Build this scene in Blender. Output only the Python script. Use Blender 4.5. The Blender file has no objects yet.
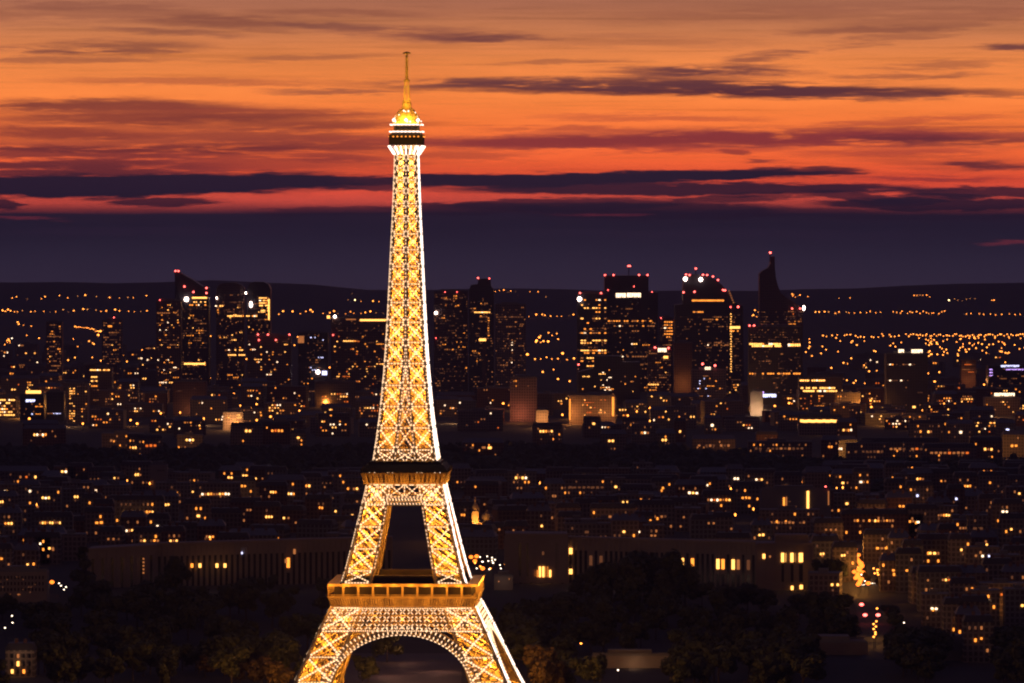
import bpy, math, random
from math import radians, sin, cos, pi, sqrt
from mathutils import Vector, Matrix

# ------------------------------------------------------------------ camera, sky, exposure
SC = bpy.context.scene
COL = SC.collection
F = 5616.0            # focal length in pixels of the 1024 px wide picture
CZ = 233.0            # height of the viewpoint above the foot of the big iron tower
HY = 226.0            # picture row of the level line of sight

cam = bpy.data.cameras.new('camera')
cam.sensor_width = 36.0
cam.lens = F / 1024.0 * 36.0
cam.shift_y = -(341.5 - HY) / 1024.0
cam.clip_start = 5.0
cam.clip_end = 120000.0
cam_o = bpy.data.objects.new('camera', cam)
cam_o.location = (0, 0, CZ)
cam_o.rotation_euler = (radians(90), 0, 0)
COL.objects.link(cam_o)
SC.camera = cam_o

SC.view_settings.view_transform = 'Standard'
SC.view_settings.look = 'None'
SC.view_settings.exposure = 0.0
SC.view_settings.gamma = 1.0
SC.view_settings.use_curve_mapping = False
SC.render.engine = 'CYCLES'
cy = SC.cycles
cy.max_bounces = 3
cy.diffuse_bounces = 2
cy.glossy_bounces = 1
cy.transmission_bounces = 1
cy.volume_bounces = 0
cy.transparent_max_bounces = 4
cy.sample_clamp_indirect = 1.5
cy.sample_clamp_direct = 0.0
cy.pixel_filter_type = 'BLACKMAN_HARRIS'
cy.filter_width = 2.1
cy.use_denoising = True
cy.use_light_tree = True


def lin(c):
    out = []
    for v in c[:3]:
        v = v / 255.0
        out.append(v / 12.92 if v <= 0.04045 else ((v + 0.055) / 1.055) ** 2.4)
    return tuple(out)


class NT:
    """small node helper"""
    def __init__(self, tree):
        self.t = tree
        tree.nodes.clear()

    def n(self, typ, **kw):
        nd = self.t.nodes.new(typ)
        for k, v in kw.items():
            setattr(nd, k, v)
        return nd

    def l(self, a, b):
        self.t.links.new(a, b)

    def math(self, op, a, b=None, c=None, clamp=False):
        nd = self.n('ShaderNodeMath', operation=op)
        nd.use_clamp = clamp
        for i, v in enumerate((a, b, c)):
            if v is None:
                continue
            if isinstance(v, (int, float)):
                nd.inputs[i].default_value = v
            else:
                self.l(v, nd.inputs[i])
        return nd.outputs[0]

    def mix(self, fac, a, b):
        nd = self.n('ShaderNodeMix', data_type='RGBA')
        if isinstance(fac, (int, float)):
            nd.inputs[0].default_value = fac
        else:
            self.l(fac, nd.inputs[0])
        for i, v in ((6, a), (7, b)):
            if isinstance(v, tuple):
                nd.inputs[i].default_value = (*v[:3], 1)
            else:
                self.l(v, nd.inputs[i])
        return nd.outputs[2]

    def ramp(self, fac, stops, interp='LINEAR'):
        nd = self.n('ShaderNodeValToRGB')
        nd.color_ramp.interpolation = interp
        cr = nd.color_ramp
        while len(cr.elements) < len(stops):
            cr.elements.new(0.5)
        for e, (p, c) in zip(cr.elements, stops):
            e.position = p
            e.color = (*c[:3], 1)
        self.l(fac, nd.inputs[0])
        return nd.outputs[0]


# sunset sky: colours by direction (height above the horizon and compass bearing)
# u = bearing, v = height; both are angles counted in 1/5616 rad
def build_world():
    w = bpy.data.worlds.new('World')
    SC.world = w
    w.use_nodes = True
    g = NT(w.node_tree)
    tc = g.n('ShaderNodeTexCoord')
    sp = g.n('ShaderNodeSeparateXYZ')
    g.l(tc.outputs['Generated'], sp.inputs[0])
    az = g.math('ARCTAN2', sp.outputs[0], sp.outputs[1])
    el = g.math('ARCSINE', sp.outputs[2])
    U = g.math('MULTIPLY_ADD', az, F, 512.0)
    V = g.math('MULTIPLY_ADD', el, -F, HY)
    cmb = g.n('ShaderNodeCombineXYZ')
    g.l(U, cmb.inputs[0]); g.l(V, cmb.inputs[1])

    def noise(sx, sy, detail, rough=0.55, off=0.0, dist=0.0):
        mp = g.n('ShaderNodeMapping')
        mp.inputs['Scale'].default_value = (1.0 / sx, 1.0 / sy, 1)
        mp.inputs['Location'].default_value = (off, off * 1.7, off)
        g.l(cmb.outputs[0], mp.inputs[0])
        nz = g.n('ShaderNodeTexNoise')
        nz.inputs['Scale'].default_value = 1.0
        nz.inputs['Detail'].default_value = detail
        nz.inputs['Roughness'].default_value = rough
        nz.inputs['Distortion'].default_value = dist
        g.l(mp.outputs[0], nz.inputs[0])
        return nz.outputs[0]

    nA = noise(230, 26, 4, 0.55, 3.1)
    nB = noise(70, 7, 4, 0.6, 9.4, 0.4)
    nC = noise(420, 40, 3, 0.5, 17.7)
    nD = noise(210, 4.2, 6, 0.62, 27.7, 0.3)
    nE = noise(26, 3.0, 4, 0.65, 5.7, 0.2)
    # wavy coordinates for the cloud streaks
    wob = g.math('MULTIPLY_ADD', g.math('SUBTRACT', nA, 0.5), 13.0, g.math('MULTIPLY_ADD', g.math('SUBTRACT', nB, 0.5), 9.0, g.math('MULTIPLY', g.math('SUBTRACT', nE, 0.5), 7.0)))
    V2 = g.math('ADD', V, wob)
    U2 = g.math('MULTIPLY_ADD', g.math('SUBTRACT', nB, 0.5), 90.0, U)
    c2 = g.n('ShaderNodeCombineXYZ')
    g.l(U2, c2.inputs[0]); g.l(V2, c2.inputs[1])
    # the third coordinate eats ragged holes into every streak
    nF = noise(55, 4.5, 7, 0.62, 41.3, 0.25)
    nG = noise(170, 9, 5, 0.6, 61.3, 0.3)
    rag = g.math('MULTIPLY_ADD', g.math('SUBTRACT', nG, 0.46), 2.7, g.math('MULTIPLY', g.math('SUBTRACT', nF, 0.48), 2.8))
    rag = g.math('MAXIMUM', rag, 0.0)
    g.l(rag, c2.inputs[2])
    c2s = c2.outputs[0]

    # gradient in height
    Vw = g.math('MULTIPLY_ADD', g.math('SUBTRACT', nE, 0.5), 2.5, g.math('MULTIPLY_ADD', g.math('SUBTRACT', nA, 0.5), 7.0, V))
    Y0, Y1 = -2400.0, 400.0
    fac = g.n('ShaderNodeMapRange')
    fac.inputs['From Min'].default_value = Y0
    fac.inputs['From Max'].default_value = Y1
    g.l(Vw, fac.inputs['Value'])
    pos = lambda y: (y - Y0) / (Y1 - Y0)
    stops = [(-2400, (45, 48, 82)), (-1100, (74, 62, 84)), (-350, (112, 78, 84)), (-90, (140, 92, 80)),
             (0, (164, 102, 80)), (30, (200, 122, 80)), (60, (234, 134, 72)), (95, (252, 136, 66)),
             (130, (255, 122, 58)), (160, (255, 104, 54)), (180, (244, 84, 54)), (197, (252, 92, 68)),
             (208, (246, 92, 78)), (211.5, (206, 74, 76)), (213.5, (50, 38, 58)), (217, (38, 34, 54)), (235, (43, 40, 60)),
             (262, (60, 54, 76)), (290, (68, 59, 80)), (400, (26, 20, 30))]
    base = g.ramp(fac.outputs[0], [(pos(y), lin(c)) for y, c in stops])

    # broad soft variation of brightness
    s1 = g.math('MULTIPLY_ADD', g.math('SUBTRACT', nC, 0.5), 0.55, 1.0)
    s2 = g.math('MULTIPLY_ADD', g.math('SUBTRACT', nB, 0.5), 0.24, 1.0)
    # thin strands of high cloud
    st_ = g.n('ShaderNodeMapRange', interpolation_type='SMOOTHSTEP')
    st_.inputs['From Min'].default_value = 0.50; st_.inputs['From Max'].default_value = 0.68
    st_.inputs['To Min'].default_value = 1.0; st_.inputs['To Max'].default_value = 0.84
    g.l(nD, st_.inputs['Value'])
    sm = g.math('MULTIPLY', g.math('MULTIPLY', s1, s2), st_.outputs[0])
    # wisps only above the cloud bank
    hi = g.n('ShaderNodeMapRange'); hi.inputs['From Min'].default_value = 215; hi.inputs['From Max'].default_value = 205
    g.l(V, hi.inputs['Value'])
    sm2 = g.n('ShaderNodeMix', data_type='FLOAT')
    g.l(hi.outputs[0], sm2.inputs[0]); sm2.inputs[2].default_value = 1.0; g.l(sm, sm2.inputs[3])
    bc = g.n('ShaderNodeVectorMath', operation='SCALE')
    g.l(base, bc.inputs[0]); g.l(sm2.outputs[0], bc.inputs['Scale'])
    col = bc.outputs[0]

    NAVY = (38, 28, 48); PLUM = (72, 36, 52); WINE = (128, 52, 52); DUSK = (128, 72, 62); MAUVE = (104, 58, 62)
    streaks = [  # centre u, centre v, half length, half thickness, slope, colour, opacity
        (30, 18, 260, 9, 0.0, DUSK, .35), (225, 22, 110, 9, .03, DUSK, .75), (430, 34, 130, 7, .02, (135, 76, 66), .8),
        (110, 48, 130, 6, -.01, DUSK, .75), (760, 14, 200, 8, -.03, DUSK, .35), (640, 40, 160, 8, .02, DUSK, .3),
        (1010, 47, 40, 4, 0, MAUVE, .9), (930, 20, 160, 10, -.08, DUSK, .4), (870, 42, 90, 5, -.15, DUSK, .5),
        (705, 72, 125, 7, .0, MAUVE, .95), (760, 60, 85, 7, -.13, MAUVE, .65), (640, 78, 90, 4, -.04, MAUVE, .6),
        (720, 89, 330, 9, .018, PLUM, .95), (700, 90, 420, 6, .016, PLUM, .8), (640, 86, 260, 7, .01, MAUVE, .7), (500, 83, 150, 5, .01, MAUVE, .7), (880, 95, 140, 5, .02, MAUVE, .5),
        (105, 107, 215, 8, .01, (112, 52, 52), .9), (270, 112, 140, 5, .02, WINE, .6),
        (235, 136, 190, 9, -.03, WINE, .7), (300, 146, 170, 10, -.02, WINE, .75), (60, 158, 220, 18, .02, WINE, .85),
        (90, 176, 200, 10, .0, (108, 42, 52), .7), (160, 128, 250, 24, 0, (160, 72, 54), .6), (200, 165, 280, 14, 0, (140, 54, 54), .6), (60, 168, 160, 10, .01, (88, 38, 48), .6), (250, 120, 180, 5, -.03, (120, 52, 50), .6),
        (790, 137, 360, 11, -.006, (134, 50, 58), .95), (600, 141, 330, 7, .0, (142, 54, 56), .8), (560, 143, 200, 8, .0, (142, 54, 56), .85), (960, 140, 150, 6, .02, PLUM, .55),
        (460, 155, 90, 4, 0, WINE, .5), (735, 152, 18, 2, 0, PLUM, .7), (760, 161, 22, 2, 0, PLUM, .7),
        (985, 164, 60, 4, .03, PLUM, .9), (950, 162, 110, 9, .02, WINE, .4),
        (140, 184, 262, 9, -.008, NAVY, 1.0), (40, 188, 190, 8, 0, NAVY, 1.0), (360, 183, 80, 5, .02, NAVY, .8),
        (160, 201, 60, 4, 0, NAVY, .9), (0, 203, 24, 4, 0, NAVY, .9),
        (610, 177, 260, 6, -.018, NAVY, 1.0), (520, 180, 130, 5, 0, NAVY, .9), (800, 172, 70, 5, -.01, NAVY, .8),
        (690, 189, 270, 5, .004, NAVY, .95), (950, 204, 150, 4.5, .0, NAVY, .95), (975, 193, 80, 4.5, .0, NAVY, .9), (860, 199, 60, 4, .1, NAVY, .85), (930, 198, 60, 3, -.05, NAVY, .8),
        (560, 205, 130, 6, -.02, NAVY, .85), (650, 212, 150, 8, 0, NAVY, .9), (470, 210, 90, 6, 0, NAVY, .8),
        (330, 212, 90, 4, 0, NAVY, .6), (880, 214, 300, 4, 0, NAVY, .6),
        (26, 218.5, 44, 2.4, 0, (150, 56, 70), .85), (1004, 242, 42, 2.2, .0, (158, 62, 74), .75), (600, 216, 60, 2, 0, (150, 52, 66), .6),
        (90, 8, 140, 4, .01, DUSK, .5), (340, 12, 120, 4, .02, DUSK, .5), (170, 34, 90, 3, .03, MAUVE, .5), (330, 26, 70, 4, .04, MAUVE, .6), (480, 37, 80, 4, .0, MAUVE, .7),
        (60, 60, 160, 4, -.01, DUSK, .55), (300, 58, 110, 4, -.02, DUSK, .5), (60, 50, 90, 3, .01, MAUVE, .5), (340, 92, 90, 3, .0, MAUVE, .6), (180, 82, 170, 4, .01, (150, 70, 58), .5),
        (140, 118, 200, 5, -.01, (118, 50, 50), .7), (330, 126, 120, 5, -.02, (120, 50, 50), .6), (60, 132, 130, 5, .01, (120, 48, 50), .7), (200, 150, 190, 5, -.01, (110, 44, 50), .75), (340, 160, 90, 4, .02, (120, 46, 52), .6),
        (40, 148, 120, 4, .0, (104, 42, 50), .7), (560, 62, 100, 3, -.02, DUSK, .5), (860, 30, 130, 4, -.06, DUSK, .55), (930, 66, 100, 4, -.03, DUSK, .5), (900, 76, 120, 3, -.02, MAUVE, .5),
        (650, 118, 140, 3, .0, (190, 84, 58), .6), (900, 122, 150, 3, -.03, (180, 76, 58), .6), (560, 128, 110, 3, .01, (170, 70, 56), .6), (700, 150, 160, 3, .01, (180, 66, 56), .5), (930, 178, 110, 4, .0, (140, 50, 56), .7),
        (900, 152, 130, 4, -.02, (150, 56, 56), .6), (720, 200, 70, 3, 0, NAVY, .8), (760, 196, 60, 2.5, 0, NAVY, .7),
        (150, 231, 200, 5, 0, (60, 44, 68), .4), (700, 235, 300, 6, 0, (60, 46, 70), .4),
    ]
    for si, (cx, cyy, a, b, k, c, op) in enumerate(streaks):
        if si % 22 == 21:      # lets the renderer work through the clouds in batches
            vm = g.n('ShaderNodeVectorMath', operation='MULTIPLY_ADD')
            g.l(col, vm.inputs[0]); vm.inputs[1].default_value = (1e-7,) * 3; g.l(c2s, vm.inputs[2])
            c2s = vm.outputs[0]
        mp = g.n('ShaderNodeMapping', vector_type='TEXTURE')
        mp.inputs['Location'].default_value = (cx, cyy, 0)
        mp.inputs['Rotation'].default_value = (0, 0, math.atan(k))
        mp.inputs['Scale'].default_value = (a * 1.05, b * 1.35, 2.0 if c is NAVY else 1.0)
        g.l(c2s, mp.inputs[0])
        ln = g.n('ShaderNodeVectorMath', operation='LENGTH')
        g.l(mp.outputs[0], ln.inputs[0])
        mr = g.n('ShaderNodeMapRange', interpolation_type='SMOOTHSTEP')
        soft = 0.72 if c is NAVY else 0.3
        mr.inputs['From Min'].default_value = 1.08
        mr.inputs['From Max'].default_value = soft
        mr.inputs['To Max'].default_value = op
        g.l(ln.outputs['Value'], mr.inputs['Value'])
        col = g.mix(mr.outputs[0], col, lin(c))
    # away from the sunset the sky turns into plain dusk
    aw = g.n('ShaderNodeMapRange', interpolation_type='SMOOTHSTEP')
    aw.inputs['From Min'].default_value = 0.35
    aw.inputs['From Max'].default_value = 1.1
    g.l(g.math('ABSOLUTE', az), aw.inputs['Value'])
    col = g.mix(aw.outputs[0], col, lin((52, 38, 52)))
    # thick air near the horizon dims what comes through it: make up for that part
    k = g.n('ShaderNodeMapRange')
    k.inputs['From Min'].default_value = 60; k.inputs['From Max'].default_value = 235
    k.inputs['To Min'].default_value = SKY_GAIN[0]; k.inputs['To Max'].default_value = SKY_GAIN[1]
    g.l(V, k.inputs['Value'])
    sky = g.n('ShaderNodeTexSky', sky_type='NISHITA')
    sky.sun_disc = False
    sky.sun_elevation = radians(-2.0)
    sky.sun_rotation = radians(0)
    b1 = g.n('ShaderNodeBackground'); b1.inputs[1].default_value = 0.01
    g.l(sky.outputs[0], b1.inputs[0])
    b2 = g.n('ShaderNodeBackground')
    g.l(col, b2.inputs[0]); g.l(k.outputs[0], b2.inputs[1])
    ad = g.n('ShaderNodeAddShader')
    g.l(b1.outputs[0], ad.inputs[0]); g.l(b2.outputs[0], ad.inputs[1])
    out = g.n('ShaderNodeOutputWorld')
    g.l(ad.outputs[0], out.inputs[0])
    w.cycles.sampling_method = 'MANUAL'
    w.cycles.sample_map_resolution = 1024


SKY_GAIN = (1.06, 1.16)
HAZE = 3.3e-5
HAZE_COL = (0.52, 0.50, 0.84, 1)
build_world()

# ------------------------------------------------------------------ materials
MATS = {}


def mat(name, color, rough=0.8, var=0.25, scale=0.2, spec=0.3, metal=0.0, bands=None):
    if name in MATS:
        return MATS[name]
    m = bpy.data.materials.new(name); m.use_nodes = True
    g = NT(m.node_tree)
    tc = g.n('ShaderNodeTexCoord')
    nz = g.n('ShaderNodeTexNoise')
    nz.inputs['Scale'].default_value = scale; nz.inputs['Detail'].default_value = 4
    g.l(tc.outputs['Object'], nz.inputs[0])
    c = g.mix(nz.outputs[0], tuple(v * (1 - var) for v in color), tuple(min(1, v * (1 + var)) for v in color))
    if bands:   # rows of dark unlit windows between pale floor slabs: (width, height, dark colour)
        br = g.n('ShaderNodeTexBrick')
        mp = g.n('ShaderNodeMapping')
        mp.inputs['Rotation'].default_value = (radians(90), 0, 0)
        g.l(tc.outputs['Object'], mp.inputs[0])
        g.l(mp.outputs[0], br.inputs['Vector'])
        br.offset = 0.0
        br.inputs['Scale'].default_value = 1.0
        br.inputs['Brick Width'].default_value = bands[0]
        br.inputs['Row Height'].default_value = bands[1]
        br.inputs['Mortar Size'].default_value = bands[1] * 0.18
        br.inputs['Color1'].default_value = (*bands[2], 1)
        br.inputs['Color2'].default_value = (*[v * 1.6 for v in bands[2]], 1)
        g.l(c, br.inputs['Mortar'])
        c = br.outputs[0]
    p = g.n('ShaderNodeBsdfPrincipled')
    g.l(c, p.inputs['Base Color'])
    p.inputs['Roughness'].default_value = rough
    p.inputs['Metallic'].default_value = metal
    p.inputs['Specular IOR Level'].default_value = spec
    o = g.n('ShaderNodeOutputMaterial'); g.l(p.outputs[0], o.inputs[0])
    MATS[name] = m
    return m


def glow(name, color, strength, sampled=False):
    if name in MATS:
        return MATS[name]
    m = bpy.data.materials.new(name); m.use_nodes = True
    g = NT(m.node_tree)
    e = g.n('ShaderNodeEmission')
    e.inputs[0].default_value = (*color, 1)
    e.inputs[1].default_value = strength
    o = g.n('ShaderNodeOutputMaterial'); g.l(e.outputs[0], o.inputs[0])
    m.cycles.emission_sampling = 'FRONT' if sampled else 'NONE'
    MATS[name] = m
    return m


IRON = mat('painted_iron', (0.34, 0.25, 0.15), 0.55, 0.15, 0.1)
IRON_D = mat('dark_iron', (0.022, 0.014, 0.012), 0.7, 0.2, 0.3)  # near black, so the loggia's back stays in shade despite lamps
IRON_P = mat('platform_iron', (0.30, 0.20, 0.10), 0.6, 0.2, 0.3)
STONE = mat('pale_stone', (0.30, 0.25, 0.21), 0.85, 0.2, 0.08)
PALE_STONE_F = mat('pale_stone_front', (0.30, 0.25, 0.21), 0.85, 0.2, 0.08, bands=(2.9, 3.2, (0.084, 0.07, 0.059)))
PALST = mat('palace_stone', (0.25, 0.20, 0.18), 0.85, 0.25, 0.08)  # darker tone of the pale stone
STONE_D = mat('old_stone', (0.22, 0.17, 0.15), 0.85, 0.25, 0.08)
OLD_STONE_F = mat('old_stone_front', (0.22, 0.17, 0.15), 0.85, 0.25, 0.08, bands=(2.9, 3.2, (0.062, 0.048, 0.042)))
RENDERW = mat('cream_render', (0.27, 0.21, 0.18), 0.85, 0.2, 0.06)
CREAM_RENDER_F = mat('cream_render_front', (0.27, 0.21, 0.18), 0.85, 0.2, 0.06, bands=(2.9, 3.2, (0.076, 0.059, 0.05)))
BRICK = mat('red_brick', (0.19, 0.105, 0.08), 0.85, 0.25, 0.2)
RED_BRICK_F = mat('red_brick_front', (0.19, 0.105, 0.08), 0.85, 0.25, 0.2, bands=(2.9, 3.2, (0.053, 0.029, 0.022)))
CONC = mat('grey_concrete', (0.20, 0.19, 0.19), 0.8, 0.2, 0.05)
GREY_CONCRETE_F = mat('grey_concrete_front', (0.20, 0.19, 0.19), 0.8, 0.2, 0.05, bands=(2.9, 3.2, (0.056, 0.053, 0.053)))
SLATE = mat('slate_roof', (0.06, 0.055, 0.058), 0.6, 0.3, 0.4)
ZINC = mat('zinc_roof', (0.12, 0.11, 0.115), 0.5, 0.25, 0.3)
GLASS_D = mat('dark_curtain_glass', (0.06, 0.055, 0.07), 0.35, 0.2, 0.05, 0.5, bands=(3.2, 3.4, (0.010, 0.011, 0.016)))
GLASS_B = mat('bronze_curtain_wall', (0.17, 0.11, 0.10), 0.45, 0.2, 0.05, 0.4, bands=(2.8, 3.4, (0.02, 0.015, 0.018)))
CONC_T = mat('concrete_tower', (0.24, 0.19, 0.19), 0.7, 0.2, 0.05, bands=(3.0, 3.3, (0.025, 0.02, 0.028)))
PANE = mat('unlit_pane', (0.018, 0.018, 0.024), 0.25, 0.1, 1.0, 0.5)
ASPH = mat('asphalt', (0.05, 0.05, 0.052), 0.85, 0.25, 0.5)
BARK = mat('bark', (0.06, 0.045, 0.035), 0.9, 0.3, 1.0)
LEAF = mat('leaves', (0.055, 0.06, 0.022), 0.7, 0.45, 0.25)
LEAF2 = mat('brown_leaves', (0.10, 0.065, 0.02), 0.7, 0.45, 0.25)  # browner and lighter than the other leaves
WOODM = mat('woodland', (0.035, 0.038, 0.02), 0.8, 0.4, 0.02)
METAL = mat('lamp_post_metal', (0.08, 0.08, 0.08), 0.5, 0.1, 1.0)
CARP = mat('car_paint', (0.03, 0.03, 0.035), 0.3, 0.1, 1.0, 0.5)

WARMS = {}
WARMS['amber'] = glow('lit_amber', (1.0, 0.29, 0.035), 2.4)
WARMS['gold'] = glow('lit_gold', (1.0, 0.43, 0.09), 3.6)
WARMS['orange'] = glow('lit_orange', (1.0, 0.18, 0.02), 1.3)
WARMS['dim'] = glow('lit_dim', (1.0, 0.32, 0.09), 0.55)
WARMS['faint'] = glow('lit_faint', (1.0, 0.34, 0.14), 0.14)
WARMS['white'] = glow('lit_white', (1.0, 0.68, 0.42), 3.6)
WARMS['cold'] = glow('lit_cold', (0.62, 0.62, 1.0), 3.2)
WARMS['red'] = glow('lit_red', (1.0, 0.08, 0.05), 4.5)
WARMS['violet'] = glow('lit_violet', (0.6, 0.35, 1.0), 3.0)
BULB = glow('sparkle_bulb', (1.0, 0.62, 0.35), 2.3)
BULB_W = glow('white_bulb', (1.0, 0.74, 0.60), 3.4)
BEACON = glow('red_beacon', (1.0, 0.10, 0.08), 9.0)
LAMPG = glow('sodium_lamp', (1.0, 0.29, 0.04), 7.0)
LAMPO = glow('orange_street_lamp', (1.0, 0.20, 0.02), 3.2)
LAMPW = glow('white_lamp', (1.0, 0.78, 0.55), 6.0)
FIELD = glow('flood_lamp', (1.0, 0.66, 0.28), 14.0)


# ------------------------------------------------------------------ mesh helpers
class MB:
    def __init__(self):
        self.v = []; self.f = []; self.m = []

    def quad(self, a, b, c, d, mi=0):
        n = len(self.v); self.v += [tuple(a), tuple(b), tuple(c), tuple(d)]
        self.f.append((n, n + 1, n + 2, n + 3)); self.m.append(mi)

    def tri(self, a, b, c, mi=0):
        n = len(self.v); self.v += [tuple(a), tuple(b), tuple(c)]
        self.f.append((n, n + 1, n + 2)); self.m.append(mi)

    def hexa(self, p, mi=0):     # 8 points: bottom ring 0-3, top ring 4-7
        n = len(self.v); self.v += [tuple(q) for q in p]
        for q in ((3, 2, 1, 0), (4, 5, 6, 7), (0, 1, 5, 4), (1, 2, 6, 5), (2, 3, 7, 6), (3, 0, 4, 7)):
            self.f.append(tuple(n + i for i in q)); self.m.append(mi)

    def box(self, x0, y0, z0, x1, y1, z1, mi=0):
        self.hexa([(x0, y0, z0), (x1, y0, z0), (x1, y1, z0), (x0, y1, z0),
                   (x0, y0, z1), (x1, y0, z1), (x1, y1, z1), (x0, y1, z1)], mi)

    def beam(self, p, q, w, mi=0, h=None):
        p = Vector(p); q = Vector(q); d = q - p
        L = d.length
        if L < 1e-6:
            return
        d /= L
        up = Vector((0, 0, 1)) if abs(d.z) < 0.95 else Vector((0, 1, 0))
        s = d.cross(up).normalized(); t = s.cross(d).normalized()
        s *= w / 2; t *= (h or w) / 2
        self.hexa([p - s - t, p + s - t, p + s + t, p - s + t, q - s - t, q + s - t, q + s + t, q - s + t], mi)

    def frustum(self, h0, h1, z0, z1, cx=0, cyy=0, mi=0):
        self.hexa([(cx - h0, cyy - h0, z0), (cx + h0, cyy - h0, z0), (cx + h0, cyy + h0, z0), (cx - h0, cyy + h0, z0),
                   (cx - h1, cyy - h1, z1), (cx + h1, cyy - h1, z1), (cx + h1, cyy + h1, z1), (cx - h1, cyy + h1, z1)], mi)

    def prism(self, poly, y0, y1, mi=0):    # outline in x,z extruded along y
        n = len(self.v); k = len(poly)
        self.v += [(x, y0, z) for x, z in poly] + [(x, y1, z) for x, z in poly]
        self.f.append(tuple(range(n, n + k))); self.m.append(mi)
        self.f.append(tuple(range(n + 2 * k - 1, n + k - 1, -1))); self.m.append(mi)
        for i in range(k):
            j = (i + 1) % k
            self.f.append((n + j, n + i, n + k + i, n + k + j)); self.m.append(mi)

    def lathe(self, prof, seg=12, cx=0, cyy=0, mi=0):
        n = len(self.v)
        for r, z in prof:
            for i in range(seg):
                a = 2 * pi * i / seg
                self.v.append((cx + r * cos(a), cyy + r * sin(a), z))
        for j in range(len(prof) - 1):
            for i in range(seg):
                i2 = (i + 1) % seg
                self.f.append((n + j * seg + i, n + j * seg + i2, n + (j + 1) * seg + i2, n + (j + 1) * seg + i)); self.m.append(mi)
        self.f.append(tuple(n + i for i in range(seg))[::-1]); self.m.append(mi)
        self.f.append(tuple(n + (len(prof) - 1) * seg + i for i in range(seg))); self.m.append(mi)

    def mesh(self, name, mats):
        me = bpy.data.meshes.new(name)
        me.from_pydata(self.v, [], self.f)
        for m in (mats if isinstance(mats, (list, tuple)) else [mats]):
            me.materials.append(m)
        if isinstance(mats, (list, tuple)) and len(mats) > 1:
            me.polygons.foreach_set('material_index', self.m)
        me.update()
        return me

    def build(self, name, mats, parent=None, loc=None):
        o = bpy.data.objects.new(name, self.mesh(name, mats))
        COL.objects.link(o)
        if parent:
            o.parent = parent
        if loc:
            o.location = loc
        return o


def link(name, me, parent=None, loc=(0, 0, 0), scale=None, rz=0):
    o = bpy.data.objects.new(name, me)
    COL.objects.link(o)
    o.location = loc
    if scale:
        o.scale = scale
    if rz:
        o.rotation_euler = (0, 0, rz)
    if parent:
        o.parent = parent
    return o


def tag(o, label, cat, group=None):
    o['label'] = label; o['category'] = cat
    if group:
        o['group'] = group
    return o


def thing(name, label, cat, loc, rz=0, group=None):
    o = bpy.data.objects.new(name, None)
    COL.objects.link(o)
    o.location = loc
    o.rotation_euler = (0, 0, rz)
    o.empty_display_size = 5
    return tag(o, label, cat, group)


def structure(o):
    o['kind'] = 'structure'
    return o


ORD = ['', 'first', 'second', 'third', 'fourth', 'fifth', 'sixth', 'seventh', 'eighth', 'ninth', 'tenth', 'eleventh', 'twelfth',
       'thirteenth', 'fourteenth', 'fifteenth', 'sixteenth', 'seventeenth', 'eighteenth', 'nineteenth', 'twentieth']
NUM = ['no', 'one', 'two', 'three', 'four', 'five', 'six', 'seven', 'eight', 'nine', 'ten', 'eleven', 'twelve']


def ordinal(n):
    if n <= 20:
        return ORD[n]
    tens = ['', '', 'twenty', 'thirty', 'forty', 'fifty', 'sixty', 'seventy', 'eighty', 'ninety']
    tt = ['', '', 'twentieth', 'thirtieth', 'fortieth', 'fiftieth', 'sixtieth', 'seventieth', 'eightieth', 'ninetieth']
    if n >= 100:
        return 'hundred-and-' + ordinal(n - 100) if n > 100 else 'hundredth'
    return tt[n // 10] if n % 10 == 0 else tens[n // 10] + '-' + ORD[n % 10]


def num(n):
    return NUM[n] if n < len(NUM) else 'many'


# ------------------------------------------------------------------ terrain
def sst(a, b, x):
    t = max(0.0, min(1.0, (x - a) / (b - a)))
    return t * t * (3 - 2 * t)


RIDGE = [(-400, 282), (0, 283), (120, 283), (200, 281), (260, 283), (310, 286), (370, 291), (450, 291), (500, 289), (560, 291), (650, 291.5),
         (780, 292.5), (850, 290), (900, 286.5), (960, 284.5), (1024, 283.5), (1400, 285)]


def interp(tab, x):
    if x <= tab[0][0]:
        return tab[0][1]
    for (a, b), (c, d) in zip(tab, tab[1:]):
        if x <= c:
            return b + (d - b) * (x - a) / (c - a)
    return tab[-1][1]


def hz(x, y):
    z = 14.0 * sst(3080, 3400, y) * (1 - sst(3900, 5000, y))
    if y > 12500:
        px = 512 + F * x / 16500.0
        top = CZ - (interp(RIDGE, px) + 1.2 * sin(px * .11) * sin(px * .037) - HY) * 16500 / F
        z += max(0, top) * sst(12500, 16500, y)
    return z


def at(px, py, Y):
    return ((px - 512.0) / F * Y, Y, CZ - (py - HY) / F * Y)


def depth_for(px, py, above):
    """distance at which the line of sight through (px,py) is `above` metres over the ground"""
    Y = 2750.0
    while Y < 16480:
        if CZ - (py - HY) / F * Y <= hz((px - 512) / F * Y, Y) + above:
            return Y
        Y *= 1.002
    return 16480


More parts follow.
